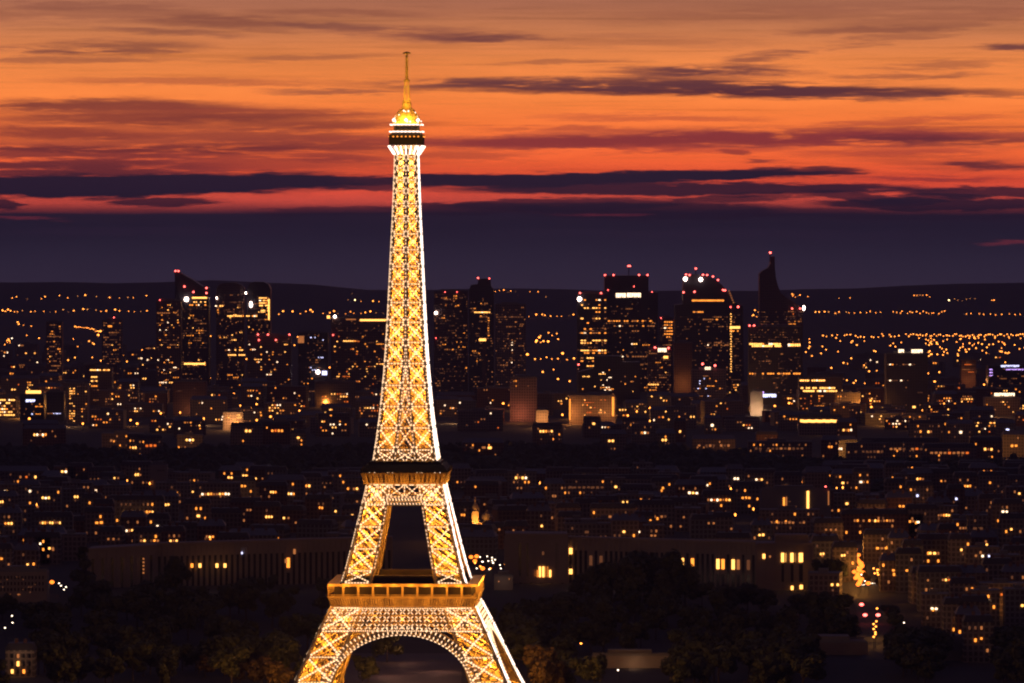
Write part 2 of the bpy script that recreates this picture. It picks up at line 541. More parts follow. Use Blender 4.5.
def build_ground():
    mb = MB()
    ys = [-3000, 0, 1500, 2600] + [2800 + i * 60 for i in range(40)] + [5300 + i * 400 for i in range(18)] + \
         [12500 + i * 250 for i in range(22)] + [18200, 19000, 20500, 26000, 38000]
    xs = [-60000, -20000, -6000] + [-3600 + 150 * i for i in range(49)] + [6000, 20000, 60000]
    for y in ys:
        for x in xs:
            yy = min(y, 16500)
            z = hz(x, yy)
            if y > 16500:
                z = z * (1 - sst(16500, 20000, y)) - max(0, y - 17500) * 0.014
            mb.v.append((x, y, z))
    nx = len(xs)
    for j in range(len(ys) - 1):
        for i in range(nx - 1):
            mb.f.append((j * nx + i, j * nx + i + 1, (j + 1) * nx + i + 1, (j + 1) * nx + i)); mb.m.append(0)
    m = mat('city_ground', (0.045, 0.04, 0.038), 0.95, 0.5, 0.01)
    structure(mb.build('ground', m))


build_ground()

# ------------------------------------------------------------------ the iron tower
TWX, TWY = -50.6, 2700.0
TH = radians(2.2)       # turned a little so its right flank shows

WPROF = [(0, 56.5), (13.3, 50.2), (38, 39.6), (49.5, 34.2), (62.8, 28.9), (80, 24.6), (98.9, 20.3), (109, 18.1), (120.5, 15.2), (133, 13.4), (145, 12.0),
         (164, 10.3), (183, 9.1), (213.8, 7.7), (239, 6.5), (264.7, 5.6), (280, 5.4)]
LPROF = [(0, 20), (13, 17.4), (38, 15.4), (62, 13.6), (99, 11.4), (115, 10.4), (126, 9.6), (150, 9.2), (170, 8.9), (180, 8.8), (185, 8.6), (280, 5.4)]


# the near faces stand closer to the viewpoint than the axis
WPROF = [(-0.2, 58.3)] + [(CZ - (CZ - z) * (TWY - w) / TWY, w + .2 * (z < 50)) for z, w in WPROF]


def W(z): return interp(WPROF, z) - 0.5
def LW(z): return min(interp(LPROF, z), W(z) - 0.05)


def zof(y):
    z = CZ - (y - HY) / 2.08
    for _ in range(3):
        z = CZ - (y - HY) * (TWY - interp(WPROF, z)) / F
    return z


def dashes(mb, p, q, n, width=0.36, dash=0.85, gap=0.55, off=0.5, trim=0.07):
    p = Vector(p); q = Vector(q); n = Vector(n) * min(off, .6)
    p, q = p.lerp(q, trim), q.lerp(p, trim)
    d = q - p; L = d.length
    k = max(1, int(L / (dash + gap)))
    d /= L
    st = L / k
    for i in range(k):
        a = p + d * (i * st + gap / 2) + n
        b = p + d * (i * st + gap / 2 + st * dash / (dash + gap)) + n
        mb.beam(a, b, width)


ROOT = thing('iron_lattice_tower', 'tall lattice iron tower lit gold with sparkling white lights in the foreground', 'tower', (TWX, TWY, 0), -TH)
LAMPS = []


def lamp(loc, power, col=(1.0, 0.38, 0.035), radius=0.8):
    LAMPS.append((loc, power, col, radius))


def face_pt(side, a, z, inset=0.0):
    """point on one of the four leaning faces: a = position along the face"""
    w = W(z) - inset
    if side == 0: return (a, -w, z)
    if side == 1: return (w, a, z)
    if side == 2: return (-a, w, z)
    return (-w, -a, z)


NORM = [Vector((0, -1, 0)), Vector((1, 0, 0)), Vector((0, 1, 0)), Vector((-1, 0, 0))]


def rect_lattice(mb, P, thick, n=3):
    """thin fill lattice in the quad P(s,t), s,t in 0..1"""
    for i in range(n):
        for j in range(n):
            a, b = i / n, (i + 1) / n
            c, d = j / n, (j + 1) / n
            mb.beam(P(a, c), P(b, d), thick); mb.beam(P(b, c), P(a, d), thick)


def mass(o):
    o['kind'] = 'stuff'
    return o


def build_leg(sx, sy, levels, name):
    fr = MB(); st_n = MB(); st_w = MB(); inn = MB()
    def corner(k, z):
        w = W(z); l = LW(z)
        a = w if k in (0, 1) else w - l      # x
        b = w if k in (0, 3) else w - l      # y
        return Vector((sx * a, sy * b, z))
    # 0 outer-outer, 1 outer x / inner y, 2 inner-inner, 3 inner x / outer y
    faces = [(0, 1, Vector((sx, 0, 0)), True), (0, 3, Vector((0, sy, 0)), True), (1, 2, Vector((0, -sy, 0)), False), (3, 2, Vector((-sx, 0, 0)), False)]
    upper = levels[0] > 110
    pw = 1.05 if not upper else 0.8
    for za, zb in zip(levels, levels[1:]):
        for k in range(4):
            pk = pw if k != 2 else pw * .7
            fr.beam(corner(k, za), corner(k, zb), pk)
        for (i, j, n, outer) in faces:
            A, B, C, D = corner(i, za), corner(j, za), corner(j, zb), corner(i, zb)
            t = 0.75 if not upper else 0.6
            fr.beam(A, C, t); fr.beam(B, D, t); fr.beam(C, D, t)
            # lattice inside the panel, a little behind the main struts
            def P(s, u, A=A, B=B, C=C, D=D, n=n):
                return (A * (1 - s) + B * s) * (1 - u) + (D * (1 - s) + C * s) * u - n * 0.9
            rect_lattice(inn, P, 0.46 if upper else 0.50, 3)
            if outer:
                st = st_w if n.x > .5 else st_n
                wx = .66 if zb - za > 9 else .46
                dashes(st, A, C, n, wx); dashes(st, B, D, n, wx)
                dashes(st, C, D, n, .42, .85, .5)
                dashes(st, A, D, n, .27 if n.y else .42, .8, .9 if n.y else .4)
                if not (za > 175 and n.y != 0 and sx > 0) and not (za > 175 and n.x != 0 and sy > 0):
                    dashes(st, B, C, n, .28, .8, .8)
    o = fr.build(name, IRON, ROOT)
    mass(inn.build('lattice', IRON, o))
    mass(st_n.build('light_string', BULB, o))
    if st_w.v:
        mass(st_w.build('light_string', BULB_W, o))
    return o


low1 = [0, 7.5, zof(683), zof(657.5), zof(631.5)]
low1 = [-0.2] + low1[1:]
legA = low1 + [zof(608)]
legB = [zof(583), zof(571), zof(549), zof(527), zof(505)]
for sx in (-1, 1):
    for sy in (-1, 1):
        build_leg(sx, sy, legA, 'leg')
        build_leg(sx, sy, [zof(597), zof(583)] + legB[1:] + [zof(484), zof(470)], 'pillar')

up_y = [461, 450, 428, 406.5, 385.4, 363.5, 342.4, 322.3, 302.5, 284, 266.3, 249.7, 233.9, 218.6, 203.5, 191, 180, 168, 157, 146]
up_z = [zof(y) for y in up_y]
for sx in (-1, 1):
    for sy in (-1, 1):
        build_leg(sx, sy, up_z, 'shaft_column')
# middle bracing between the columns where they are still apart
mid = MB(); mids = MB(); midl = MB()
for za, zb in zip(up_z, up_z[1:]):
    ga, gb = W(za) - LW(za), W(zb) - LW(zb)
    for s in range(4):
        n = NORM[s]
        if ga > 0.9:
            A = face_pt(s, -ga, za); B = face_pt(s, ga, za); C = face_pt(s, gb, zb); D = face_pt(s, -gb, zb)
            mid.beam(A, C, .5); mid.beam(B, D, .5); mid.beam(D, C, .5)
            dashes(mids, A, C, n); dashes(mids, B, D, n); dashes(mids, D, C, n)
            A, B, C, D = map(Vector, (A, B, C, D))
            rect_lattice(midl, lambda u, v: (A * (1 - u) + B * u) * (1 - v) + (D * (1 - u) + C * u) * v - n * .9, .2, 2)
        # big inner horizontal frames
        mid.beam(face_pt(s, -W(zb), zb, .5), face_pt(s, W(zb), zb, .5), .6)
# lift shaft up the core
for za, zb in zip(up_z, up_z[1:]):
    for a, b in ((-1.6, -1.6), (1.6, -1.6), (1.6, 1.6), (-1.6, 1.6)):
        mid.beam((a, b, za), (a, b, zb), .3)
    mid.beam((-1.6, -1.6, za), (1.6, -1.6, zb), .25); mid.beam((1.6, -1.6, za), (-1.6, -1.6, zb), .25)
mo = mid.build('core_frame', IRON, ROOT)
mass(midl.build('lattice', IRON, mo))
mass(mids.build('light_string', BULB, mo))

# V shaped light strings at the foot of the shaft
vs = MB()
for s in range(4):
    za, zb = zof(450), zof(462)
    w = W(za); l = LW(za)
    for a0, a1 in ((-w, -w + l), (-(w - l), (w - l)), (w - l, w)):
        c = (a0 + a1) / 2
        for x in (a0 + .4, a1 - .4):
            dashes(vs, face_pt(s, x, za), face_pt(s, c, zb), NORM[s], off=1.2)
mass(vs.build('light_string', BULB, mo))

# second platform
def platform_second():
    e = MB()
    # terrace roof, dark, flaring outwards
    e.frustum(21.0, 18.3, zof(472), zof(464.5))
    e.frustum(17.5, 17.0, zof(464.4), zof(461.5))
    o = e.build('second_platform', IRON_D, ROOT)
    gl = MB()
    for s in range(4):
        h = 20.9
        for k in range(41):                     # railing and small pavilions
            a = -h + k * 2 * h / 40
            M = {0: (a, -h), 1: (h, a), 2: (-a, h), 3: (-h, -a)}[s]
            gl.beam((M[0], M[1], zof(472)), (M[0], M[1], zof(468.5)), .16)
    mass(gl.build('railing', IRON_D, o))
    g = MB()
    zt, zb = zof(472.5), zof(484)
    hin = 19.0
    g.frustum(18.4, 19.0, zb + .05, zt - 0.3)
    for s in range(4):
        def pt(a, z, t=0.0):
            h = (19.2 + 1.2 * (z - zb) / (zt - zb)) + t
            a = a * h
            return {0: (a, -h, z), 1: (h, a, z), 2: (-a, h, z), 3: (-h, -a, z)}[s]
        n = 22
        for k in range(n + 1):
            a = -1 + 2 * k / n
            g.beam(pt(a, zb), pt(a, zt - .5), .5)
            if k < n:
                b = -1 + 2 * (k + .5) / n
                g.beam(pt(a, zt - 1.6), pt(b, zt - .9), .3); g.beam(pt(b, zt - .9), pt(-1 + 2 * (k + 1) / n, zt - 1.6), .3)
        g.beam(pt(-1, zt - .35), pt(1, zt - .35), .7)
        g.beam(pt(-1, zb + .3), pt(1, zb + .3), .6)
        for k in range(7):
            a = -.86 + k * .287
            lamp(pt(a, zb + .2, 3.4), 150)  # added light hung outside to turn the gallery gold
    g.build('gallery', IRON_P, o)
    # belt of crosses under the gallery
    bt = MB(); bs = MB(); bl = MB()
    za, zb2, zc = zof(485), zof(497), zof(505.5)
    for s in range(4):
        n = NORM[s]
        xs_ = [-1, -.82, -.64, -.46]  # left group, then middle, right
        cells = [(-1, -.7), (-.7, -.4), (-.4, 0), (0, .4), (.4, .7), (.7, 1)]
        for a, b in cells:
            A = face_pt(s, a * W(zb2), zb2); B = face_pt(s, b * W(zb2), zb2); C = face_pt(s, b * W(za), za); D = face_pt(s, a * W(za), za)
            for p, q in ((A, C), (B, D), (A, D)):
                bt.beam(p, q, .5); dashes(bs, p, q, n, off=.9)
        for z in (za, zb2):
            bt.beam(face_pt(s, -W(z), z), face_pt(s, W(z), z), .6)
            dashes(bs, face_pt(s, -W(z), z), face_pt(s, W(z), z), n, off=.95, dash=2.2 if z == za else .8, gap=1.0)
        N = 26
        for k in range(N):
            a = -1 + 2 * k / N; b = -1 + 2 * (k + 1) / N
            p, q, r, t = face_pt(s, a * W(zb2), zb2), face_pt(s, b * W(zc), zc), face_pt(s, b * W(zb2), zb2), face_pt(s, a * W(zc), zc)
            bt.beam(p, q, .28); bt.beam(r, t, .28)
            bs.beam(Vector(p).lerp(Vector(q), .15) + n * .5, Vector(p).lerp(Vector(q), .45) + n * .5, .28)
            bs.beam(Vector(p).lerp(Vector(q), .7) + n * .5, Vector(p).lerp(Vector(q), .9) + n * .5, .28)
        bt.beam(face_pt(s, -W(zc), zc), face_pt(s, W(zc), zc), .5)
    b = bt.build('belt_truss', IRON, ROOT)
    mass(bs.build('light_string', BULB, b))
    return o


platform_second()


def platform_first():
    zt, zm, zb = zof(583.5), zof(597), zof(607)
    H = 35.2
    deck = MB()
    # deck slab ring (open in the middle), pavilions with dark roofs
    for (x0, y0, x1, y1) in ((-H + .6, -H + .6, H - .6, -16), (-H + .6, 16, H - .6, H - .6), (-H + .6, -15.99, -16, 15.99), (16, -15.99, H - .6, 15.99)):
        deck.box(x0, y0, zm - 1.2, x1, y1, zm)
    o = deck.build('first_platform', IRON_P, ROOT)
    pv = MB()
    for s in (-1, 1):
        pv.hexa([(-26, s * 20, zm), (26, s * 20, zm), (26, s * 29, zm), (-26, s * 29, zm),
                 (-24, s * 21.5, zof(576)), (24, s * 21.5, zof(576)), (24, s * 27, zof(576)), (-24, s * 27, zof(576))])
        pv.hexa([(s * 20, -19, zm), (s * 29, -19, zm), (s * 29, 19, zm), (s * 20, 19, zm),
                 (s * 21.5, -17, zof(576)), (s * 27, -17, zof(576)), (s * 27, 17, zof(576)), (s * 21.5, 17, zof(576))])
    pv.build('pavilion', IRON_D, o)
    fr = MB(); pn = MB(); sk = MB()
    for s in range(4):
        def pt(a, z, t=0.0):
            h = (H - 1.5 + 1.5 * min(1, (z - zb) / (zm - zb))) + t
            a = a * h
            return {0: (a, -h, z), 1: (h, a, z), 2: (-a, h, z), 3: (-h, -a, z)}[s]
        n = 10
        for k in range(n + 1):
            a = -1 + 2 * k / n
            fr.beam(pt(a, zm), pt(a, zt), .95)
        fr.beam(pt(-1, zt - .5), pt(1, zt - .5), 1.3)
        fr.beam(pt(-1, zm), pt(1, zm), 1.0)
        # back wall of the loggia, the openings' shade put into its dark colour
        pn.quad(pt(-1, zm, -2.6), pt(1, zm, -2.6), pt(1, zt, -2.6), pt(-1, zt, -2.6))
        fr.quad(pt(-1, zt, .4), pt(1, zt, .4), pt(1, zt + .05, -4.5), pt(-1, zt + .05, -4.5))
        for k in range(n):
            a = -1 + 2 * (k + .5) / n
            fr.beam(pt(a - .09, zm + 1.1), pt(a + .09, zm + 1.1), .3)
        # frieze with brackets
        sk.quad(pt(-1, zb, -.6), pt(1, zb, -.6), pt(1, zm - .4, -.6), pt(-1, zm - .4, -.6))
        for k in range(61):
            a = -1 + 2 * k / 60
            sk.beam(pt(a, zb), pt(a, zm - .5, .1), .42)
        sk.beam(pt(-1, zb + .2), pt(1, zb + .2), .6)
        for k in range(10):
            lamp(pt(-.9 + .2 * k, zb + 1.8, 3.6), 150)
            lamp(pt(-.9 + .2 * k, zt - 1.2, 3.2), 420)  # both rows are added lights outside, brightening frieze and gallery
    fr.build('gallery_frame', IRON_P, o)
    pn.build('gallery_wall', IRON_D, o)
    sk.build('frieze', IRON_P, o)
    # belt truss of small crosses
    bt = MB(); bs = MB()
    zs = [zof(608.5), zof(615.5), zof(623), zof(631)]
    for s in range(4):
        n = NORM[s]; N = 19
        for r in range(3):
            z1, z0 = zs[r], zs[r + 1]
            for k in range(N):
                a = -1 + 2 * k / N; b = -1 + 2 * (k + 1) / N
                A = face_pt(s, a * W(z0), z0); B = face_pt(s, b * W(z0), z0); C = face_pt(s, b * W(z1), z1); D = face_pt(s, a * W(z1), z1)
                zmid = (z0 + z1) / 2
                # keep the arch opening free
                if r == 2 and abs((a + b) / 2 * W(z0)) < 14:
                    pass
                bt.beam(A, C, .36); bt.beam(B, D, .36)
                for p, q in ((A, C), (B, D)):
                    p = Vector(p); q = Vector(q)
                    bs.beam(p.lerp(q, .20) + n * .5, p.lerp(q, .42) + n * .5, .27)
                    bs.beam(p.lerp(q, .62) + n * .5, p.lerp(q, .84) + n * .5, .27)
        for i, z in enumerate(zs):
            bt.beam(face_pt(s, -W(z), z), face_pt(s, W(z), z), .5)
            if i in (0, 3):
                dashes(bs, face_pt(s, -W(z), z), face_pt(s, W(z), z), n, off=.9, dash=.6, gap=.45, width=.36)
        bk = MB()
    b = bt.build('belt_truss', IRON, ROOT)
    mass(bs.build('light_string', BULB, b))


platform_first()


def arches():
    for s in range(4):
        n = NORM[s]
        ar = MB(); st = MB()
        def P(t, k, inset=0.0):
            a_, b_, c_ = 34.2 + k, 27.4 + k * .95, 12.0
            x = a_ * cos(t); z = c_ + b_ * sin(t)
            return Vector(face_pt(s, x, z, inset))
        N = 50
        t0, t1 = 0.0, pi
        for i in range(N):
            a = t0 + (t1 - t0) * i / N; b = t0 + (t1 - t0) * (i + 1) / N
            for ins in (0.0, 5.0):
                ar.beam(P(a, 0, ins), P(b, 0, ins), .7)
                ar.beam(P(a, 4.2, ins), P(b, 4.2, ins), .6)
                ar.beam(P(a, 0, ins), P(a, 4.2, ins), .35)
                ar.beam(P(a, 0, ins), P(b, 4.2, ins), .22)
            ar.beam(P(a, 0, 0), P(a, 0, 5.0), .35)
            ar.quad(P(a, .3, .5), P(b, .3, .5), P(b, .3, 4.8), P(a, .3, 4.8))
            # lights
            st.beam(P(a, .6) + n * .6, P(a, 1.7) + n * .6, .33)
            st.beam(P(a, 2.9) + n * .6, P(a, 4.2) + n * .6, .33)
            am = (a + b) / 2
            st.beam(P(a, -.1) + n * .9, P(am, -.1) + n * .9, .36)
        # straight feet down to the ground
        for sgn in (1, -1):
            for k in (0, 4.2):
                x = sgn * (34.2 + k)
                ar.beam(face_pt(s, x, 12), face_pt(s, sgn * (34.9 + k), -.2), .7)
        o = ar.build('arch', IRON, ROOT)
        mass(st.build('light_string', BULB, o))


arches()


def summit():
    b = MB(); bl = MB()
    # flaring brackets under the top deck
    z0, z1 = zof(155), zof(145)
    for s in range(4):
        for k in range(7):
            a = -1 + k / 3
            p = Vector(face_pt(s, a * W(z0), z0))
            hh = 8.0
            q = {0: (a * hh, -hh, z1), 1: (hh, a * hh, z1), 2: (-a * hh, hh, z1), 3: (-hh, -a * hh, z1)}[s]
            b = MB(); b.beam(p, q, .45); b.build('bracket', IRON, ROOT)
            dashes(bl, p, q, NORM[s], off=.6, width=.6, dash=1.6, gap=.2)
    mass(bl.build('light_string', BULB_W, ROOT))
    d = MB()
    d.frustum(8.1, 8.2, zof(144.8), zof(134.5))
    d.frustum(7.4, 7.0, zof(134.4), zof(132.4))
    d.frustum(5.9, 5.9, zof(132.3), zof(124))
    o = d.build('top_platform', IRON_D, ROOT)
    w = MB()
    for s in range(4):
        h = 8.24
        for k in range(7):
            a = -.75 + k * .25
            x = a * 8
            f = lambda x, z, t=0: {0: (x, -h - t, z), 1: (h + t, x, z), 2: (-x, h + t, z), 3: (-h - t, -x, z)}[s]
            w = MB(); w.beam(f(x - .35, zof(136.6)), f(x + .35, zof(136.6)), .5)
            w.build('window', WARMS['amber'], o)
    r = MB()
    for (hh, y) in ((7.7, 131.6), (7.4, 124.6)):
        for s in range(4):
            f = lambda x, t=0: {0: (x, -hh, zof(y)), 1: (hh, x, zof(y)), 2: (-x, hh, zof(y)), 3: (-hh, -x, zof(y))}[s]
            dashes(r, f(-hh), f(hh), NORM[s], off=.1, width=.55, dash=1.5, gap=.3)
    mass(r.build('light_ring', BULB_W, ROOT))
    g = MB()
    g.lathe([(7.6, zof(123.4)), (7.2, zof(122.6)), (6.2, zof(120)), (5.4, zof(116)), (4.0, zof(112)), (2.6, zof(108.6)), (2.2, zof(106)), (2.2, zof(103)), (1.7, zof(102))], 16)
    dm = g.build('dome', mat('gold_dome', (.5, .34, .10), .5, .2, .4), ROOT)
    for k in range(12):
        rb = MB()
        a = 2 * pi * k / 12
        pr = [(6.6, 121), (5.8, 116.5), (4.4, 112.5), (2.9, 108.6)]
        for (r0, y0), (r1, y1) in zip(pr, pr[1:]):
            rb.beam((r0 * cos(a), r0 * sin(a), zof(y0)), (r1 * cos(a), r1 * sin(a), zof(y1)), .4)
        rb.build('dome_rib', IRON_P, dm)
    sp = MB()
    rnd = random.Random(5)
    for k in range(26):
        a = rnd.uniform(0, 2 * pi); q = rnd.random() ** 1.8
        y = 122 - 12 * q; r0 = 7.0 - 3.8 * q
        c = (r0 * cos(a), r0 * sin(a), zof(y))
        sp.lathe([(.05, c[2] - .5), (.5, c[2]), (.05, c[2] + .5)], 6, c[0], c[1])
    for x in (-5.8, 0, 5.8):
        sp.lathe([(.1, zof(120) - .9), (.95, zof(120)), (.1, zof(120) + .9)], 8, x, -6.6)
    mass(sp.build('bulb', BULB_W, dm))
    # mast
    m = MB()
    m.lathe([(1.9, zof(102)), (1.9, zof(100.4))], 8)
    for k in range(10):
        za, zb = zof(100.5 - 2 * k), zof(98.5 - 2 * k)
        r0 = 1.35 - .05 * k; r1 = 1.35 - .05 * (k + 1)
        for (a, b_) in ((-1, -1), (1, -1), (1, 1), (-1, 1)):
            m.beam((a * r0, b_ * r0, za), (a * r1, b_ * r1, zb), .35)
        m.beam((-r0, -r0, za), (r1, -r1, zb), .25); m.beam((r0, -r0, za), (-r1, -r1, zb), .25)
        m.beam((r0, -r0, za), (r1, r1, zb), .25)
    m.lathe([(1.5, zof(81)), (1.6, zof(80)), (.9, zof(79))], 8)
    m.lathe([(.62, zof(79)), (.55, zof(66)), (.42, zof(54))], 8)
    for k in range(11):
        z = zof(77 - 2.1 * k)
        m.beam((-.95, 0, z), (.95, 0, z), .3); m.beam((0, -.95, z), (0, .95, z), .3)
    m.lathe([(.4, zof(54)), (1.7, zof(53.2)), (1.6, zof(52)), (.3, zof(51.2))], 8)
    m.beam((-1.9, 0, zof(53)), (1.9, 0, zof(53)), .5)
    m.build('mast', mat('gilt_mast', (.5, .33, .08), .5, .1, 1), ROOT)
    for k in range(4):
        lamp((0, -4.5, zof(99 - 13 * k)), 80, (1, .5, .07), .3)
    for a in (-8, -2.7, 2.7, 8):
        lamp((a, -10.5, zof(119)), 1100, (1, .5, .07), .4)


summit()

# floodlights standing inside the ironwork: up the columns and legs
for za, zb in zip(up_z[1:], up_z[2:]):
    zc = (za + zb) / 2
    w = W(zc)
    if zc < 185:
        for sx in (-1, 1):
            for sy in (-1, 1):
                c = w - LW(zc) / 2
                lamp((sx * c, sy * c, zc), 1500)
        lamp((0, 0, zc), 1200)
    else:
        c = w * .45
        for sx in (-1, 1):
            lamp((sx * c, -c, zc), 1500)
            lamp((sx * c, c, zc), 1000)
for lv in (legA, [zof(583)] + legB[1:] + [zof(484)]):
    for za, zb in zip(lv, lv[1:]):
        zc = (za + zb) / 2
        c = W(zc) - LW(zc) / 2
        for sx in (-1, 1):
            for sy in (-1, 1):
                q = LW(zc) * .2
                lamp((sx * (c - q), sy * (c + q), zc - 1.5), 1900)
                lamp((sx * (c + q), sy * (c - q), zc + 1.5), 1900)
for t in (-1, -.5, 0, .5, 1):
    lamp((t * 24, -30, 29.5 - 12 * t * t), 1700)
    lamp((t * 24, 30, 29.5 - 12 * t * t), 1700)
for k in range(5):
    lamp((-26 + 13 * k, -37.5, zof(619)), 400)
LP = {}
GAIN_L = 5.8
for loc, pwr, c, r in LAMPS:
    key = (pwr, c, r)
    if key not in LP:
        ld = bpy.data.lights.new('floodlight', 'POINT')
        ld.energy = pwr * GAIN_L; ld.color = c; ld.shadow_soft_size = r
        LP[key] = ld
    lo = bpy.data.objects.new('floodlight', LP[key])  # real floodlights and added gallery lights alike
    COL.objects.link(lo); lo.parent = ROOT; lo.location = loc

# ------------------------------------------------------------------ haze
def build_haze():
    mb = MB()
    mb.box(-70000, -4000, -400, 70000, 39500, 345)
    m = bpy.data.materials.new('haze'); m.use_nodes = True
    g = NT(m.node_tree)
    pv = g.n('ShaderNodeVolumePrincipled')
    pv.inputs['Color'].default_value = HAZE_COL
    pv.inputs['Density'].default_value = HAZE
    pv.inputs['Anisotropy'].default_value = 0.0
    o = g.n('ShaderNodeOutputMaterial'); g.l(pv.outputs[0], o.inputs['Volume'])
    ob = mb.build('haze', m)
    ob['kind'] = 'stuff'


if HAZE > 0:
    build_haze()

# ------------------------------------------------------------------ lit windows and buildings
UNIT = {}
for k, m in list(WARMS.items()) + [('pane', PANE)]:
    b = MB(); b.box(-.5, -.5, -.5, .5, .5, .5); UNIT[k] = b.mesh('window_' + k, m)
b = MB()
b.lathe([(.05, -.5), (.36, -.36), (.5, 0), (.36, .36), (.05, .5)], 10)
UNIT['orb'] = b.mesh('floodlight_lens', glow('dazzling_floodlight', (1.0, .74, .60), 16))
b = MB()
b.lathe([(.15, -.8), (.8, -.45), (.9, 0), (.8, .45), (.15, .8)], 8)
UNIT['beacon'] = b.mesh('beacon', BEACON)
FOOT = []
PROT = []          # sight lines of lit things that must stay visible: px, py, distance


def window(parent, x, z, w, h, kind, y=-.25, name='window'):
    """a window in local metres of its building: x to the right, z up"""
    return link(name, UNIT[kind], parent, (x, y, z), (w, .5, h))


def px2(px, Y): return (px - 512.0) / F * Y
def pz(py, Y): return CZ - (py - HY) / F * Y


TOWERS = []


class Tower:
    """high-rise given by its outline as seen from the hill; windows given at picture coordinates"""
    def __init__(self, label, x0, x1, ytop, Y, depth, m, outline=None, name='office_tower', cat='skyscraper', group='skyscrapers of the business district', rz=0.0):
        self.Y = Y; self.cx = (x0 + x1) / 2
        X = px2(self.cx, Y)
        self.base = hz(X, Y)
        self.o = thing(name, label, cat, (X, Y, self.base), rz, group)
        self.x0, self.x1, self.ytop = x0, x1, ytop
        self.n = 0
        self.rnd = random.Random(int(x0 * 7 + ytop))
        mb = MB()
        if outline:
            mb.prism([(self.lx(a), self.lz(b_) if b_ is not None else 0.0) for a, b_ in outline], 0, depth)
        else:
            mb.box(self.lx(x0), 0, 0, self.lx(x1), depth, self.lz(ytop))
            t = .8
            rf = MB()
            a, b_, c = self.lx(x0), self.lx(x1), self.lz(ytop)
            rf.box(a + .2 * (b_ - a), depth * .25, c, b_ - .25 * (b_ - a), depth * .75, c + 3.2)
            rf.box(a + .3, .3, c, b_ - .3, .8, c + 1.1); rf.box(a + .3, depth - .8, c, b_ - .3, depth - .3, c + 1.1)
            rf.build('roof_plant', CONC, self.o)
        self.w = mb.build('wall', m, self.o)
        self.depth = depth
        self.s = F / Y
        FOOT.append((X, Y + depth / 2, (x1 - x0) / 2 / F * Y))
        self.outline = outline; TOWERS.append(self)

    def lx(self, px): return (px - self.cx) / F * self.Y
    def lz(self, py): return pz(py, self.Y) - self.base

    def lit(self, px, py, w=None, h=None, kind='gold', y=-.25, name='window'):
        if self.n >= 98:
            return
        self.n += 1
        w = (w or 1.5) / self.s; h = (h or 1.3) / self.s
        window(self.o, self.lx(px), self.lz(py), w, h, kind, y, name)
        if kind not in ('faint', 'pane', 'dim') and (self.Y < 7000 or py < 378):
            PROT.append((px, py, self.Y))

    def row(self, y, x0, x1, kind='gold', dens=.8, step=2.2, w=1.6, h=1.1):
        x = x0
        while x < x1:
            if self.rnd.random() < dens:
                self.lit(x, y, w * self.rnd.uniform(.7, 1.3), h, kind if self.rnd.random() < .8 else self.rnd.choice(['amber', 'white', 'dim']))
            x += step

    def scatter(self, n, x0=None, x1=None, y0=None, y1=None, kinds=('amber', 'gold', 'dim', 'amber', 'dim', 'faint'), rows=.5, floor=2.5):
        x0 = x0 if x0 is not None else self.x0 + 1; x1 = x1 if x1 is not None else self.x1 - 1
        y0 = y0 if y0 is not None else self.ytop + 4; y1 = y1 if y1 is not None else 392
        r = self.rnd
        while n > 0:
            y = y0 + int(r.uniform(0, (y1 - y0) / floor)) * floor
            x = x0 + int(r.uniform(0, (x1 - x0) / 2.0)) * 2.0 + 1
            k = r.choice(kinds)
            run = r.choice([2, 3, 4]) if r.random() < rows * .5 else 1
            for i in range(run):
                if x + i * 2 < x1:
                    self.lit(x + i * 2 + r.uniform(-.3, .3), y, r.uniform(.6, 1.35), r.uniform(.6, 1.1), k)
                    n -= 1

    def strip(self, x0, x1, y0, y1, kind, name='lit_strip'):
        if name == 'floodlight_lens' or (name == 'lit_strip' and kind == 'white'):
            r_ = min(x1 - x0, y1 - y0) / self.s
            link('floodlight_lens', UNIT['orb'], self.o, (self.lx((x0 + x1) / 2), -2, self.lz((y0 + y1) / 2)), (r_, r_, r_ * (1 if y1 - y0 < 1.6 * (x1 - x0) else 2)))
            return
        if name == 'sign':      # glowing letters, too far away to be read, on a dark fascia
            mb = MB(); x = x0
            while x < x1 - .4:
                w_ = min(self.rnd.uniform(1.2, 2.1), x1 - x)
                a, b_ = self.lx(x), self.lx(x + w_)
                za, zb = self.lz(y1), self.lz(y0)
                t_ = (zb - za) * .34
                k = self.rnd.random()
                mb.box(a, -.5, za, a + t_ * .8, -.2, zb)
                mb.box(a + t_ * .8, -.5, zb - t_, b_, -.2, zb)
                if k > .3: mb.box(a + t_ * .8, -.5, za, b_, -.2, za + t_)
                if k < .7: mb.box(b_ - t_ * .8, -.5, za + t_, b_, -.2, zb - t_)
                x += w_ + .35
            mb.build('sign', WARMS[kind], self.o)
            PROT.append(((x0 + x1) / 2, y1, self.Y)); PROT.append((x0, y1, self.Y)); PROT.append((x1, y1, self.Y))
            return
        window(self.o, self.lx((x0 + x1) / 2), self.lz((y0 + y1) / 2), (x1 - x0) / self.s, (y1 - y0) / self.s, kind, -.35, name)
        PROT.append(((x0 + x1) / 2, y1, self.Y)); PROT.append((x0, y1, self.Y)); PROT.append((x1, y1, self.Y))

    def beacon(self, px, py, s=1.0):
        link('beacon', UNIT['beacon'], self.o, (self.lx(px), -1.3, self.lz(py)), (1.5 * s,) * 3)

    def mast(self, px, y0, y1, w=1.2):
        mb = MB(); mb.beam((self.lx(px), self.depth * .3, self.lz(y1)), (self.lx(px), self.depth * .3, self.lz(y0)), w)
        mb.build('mast', IRON_D, self.o)


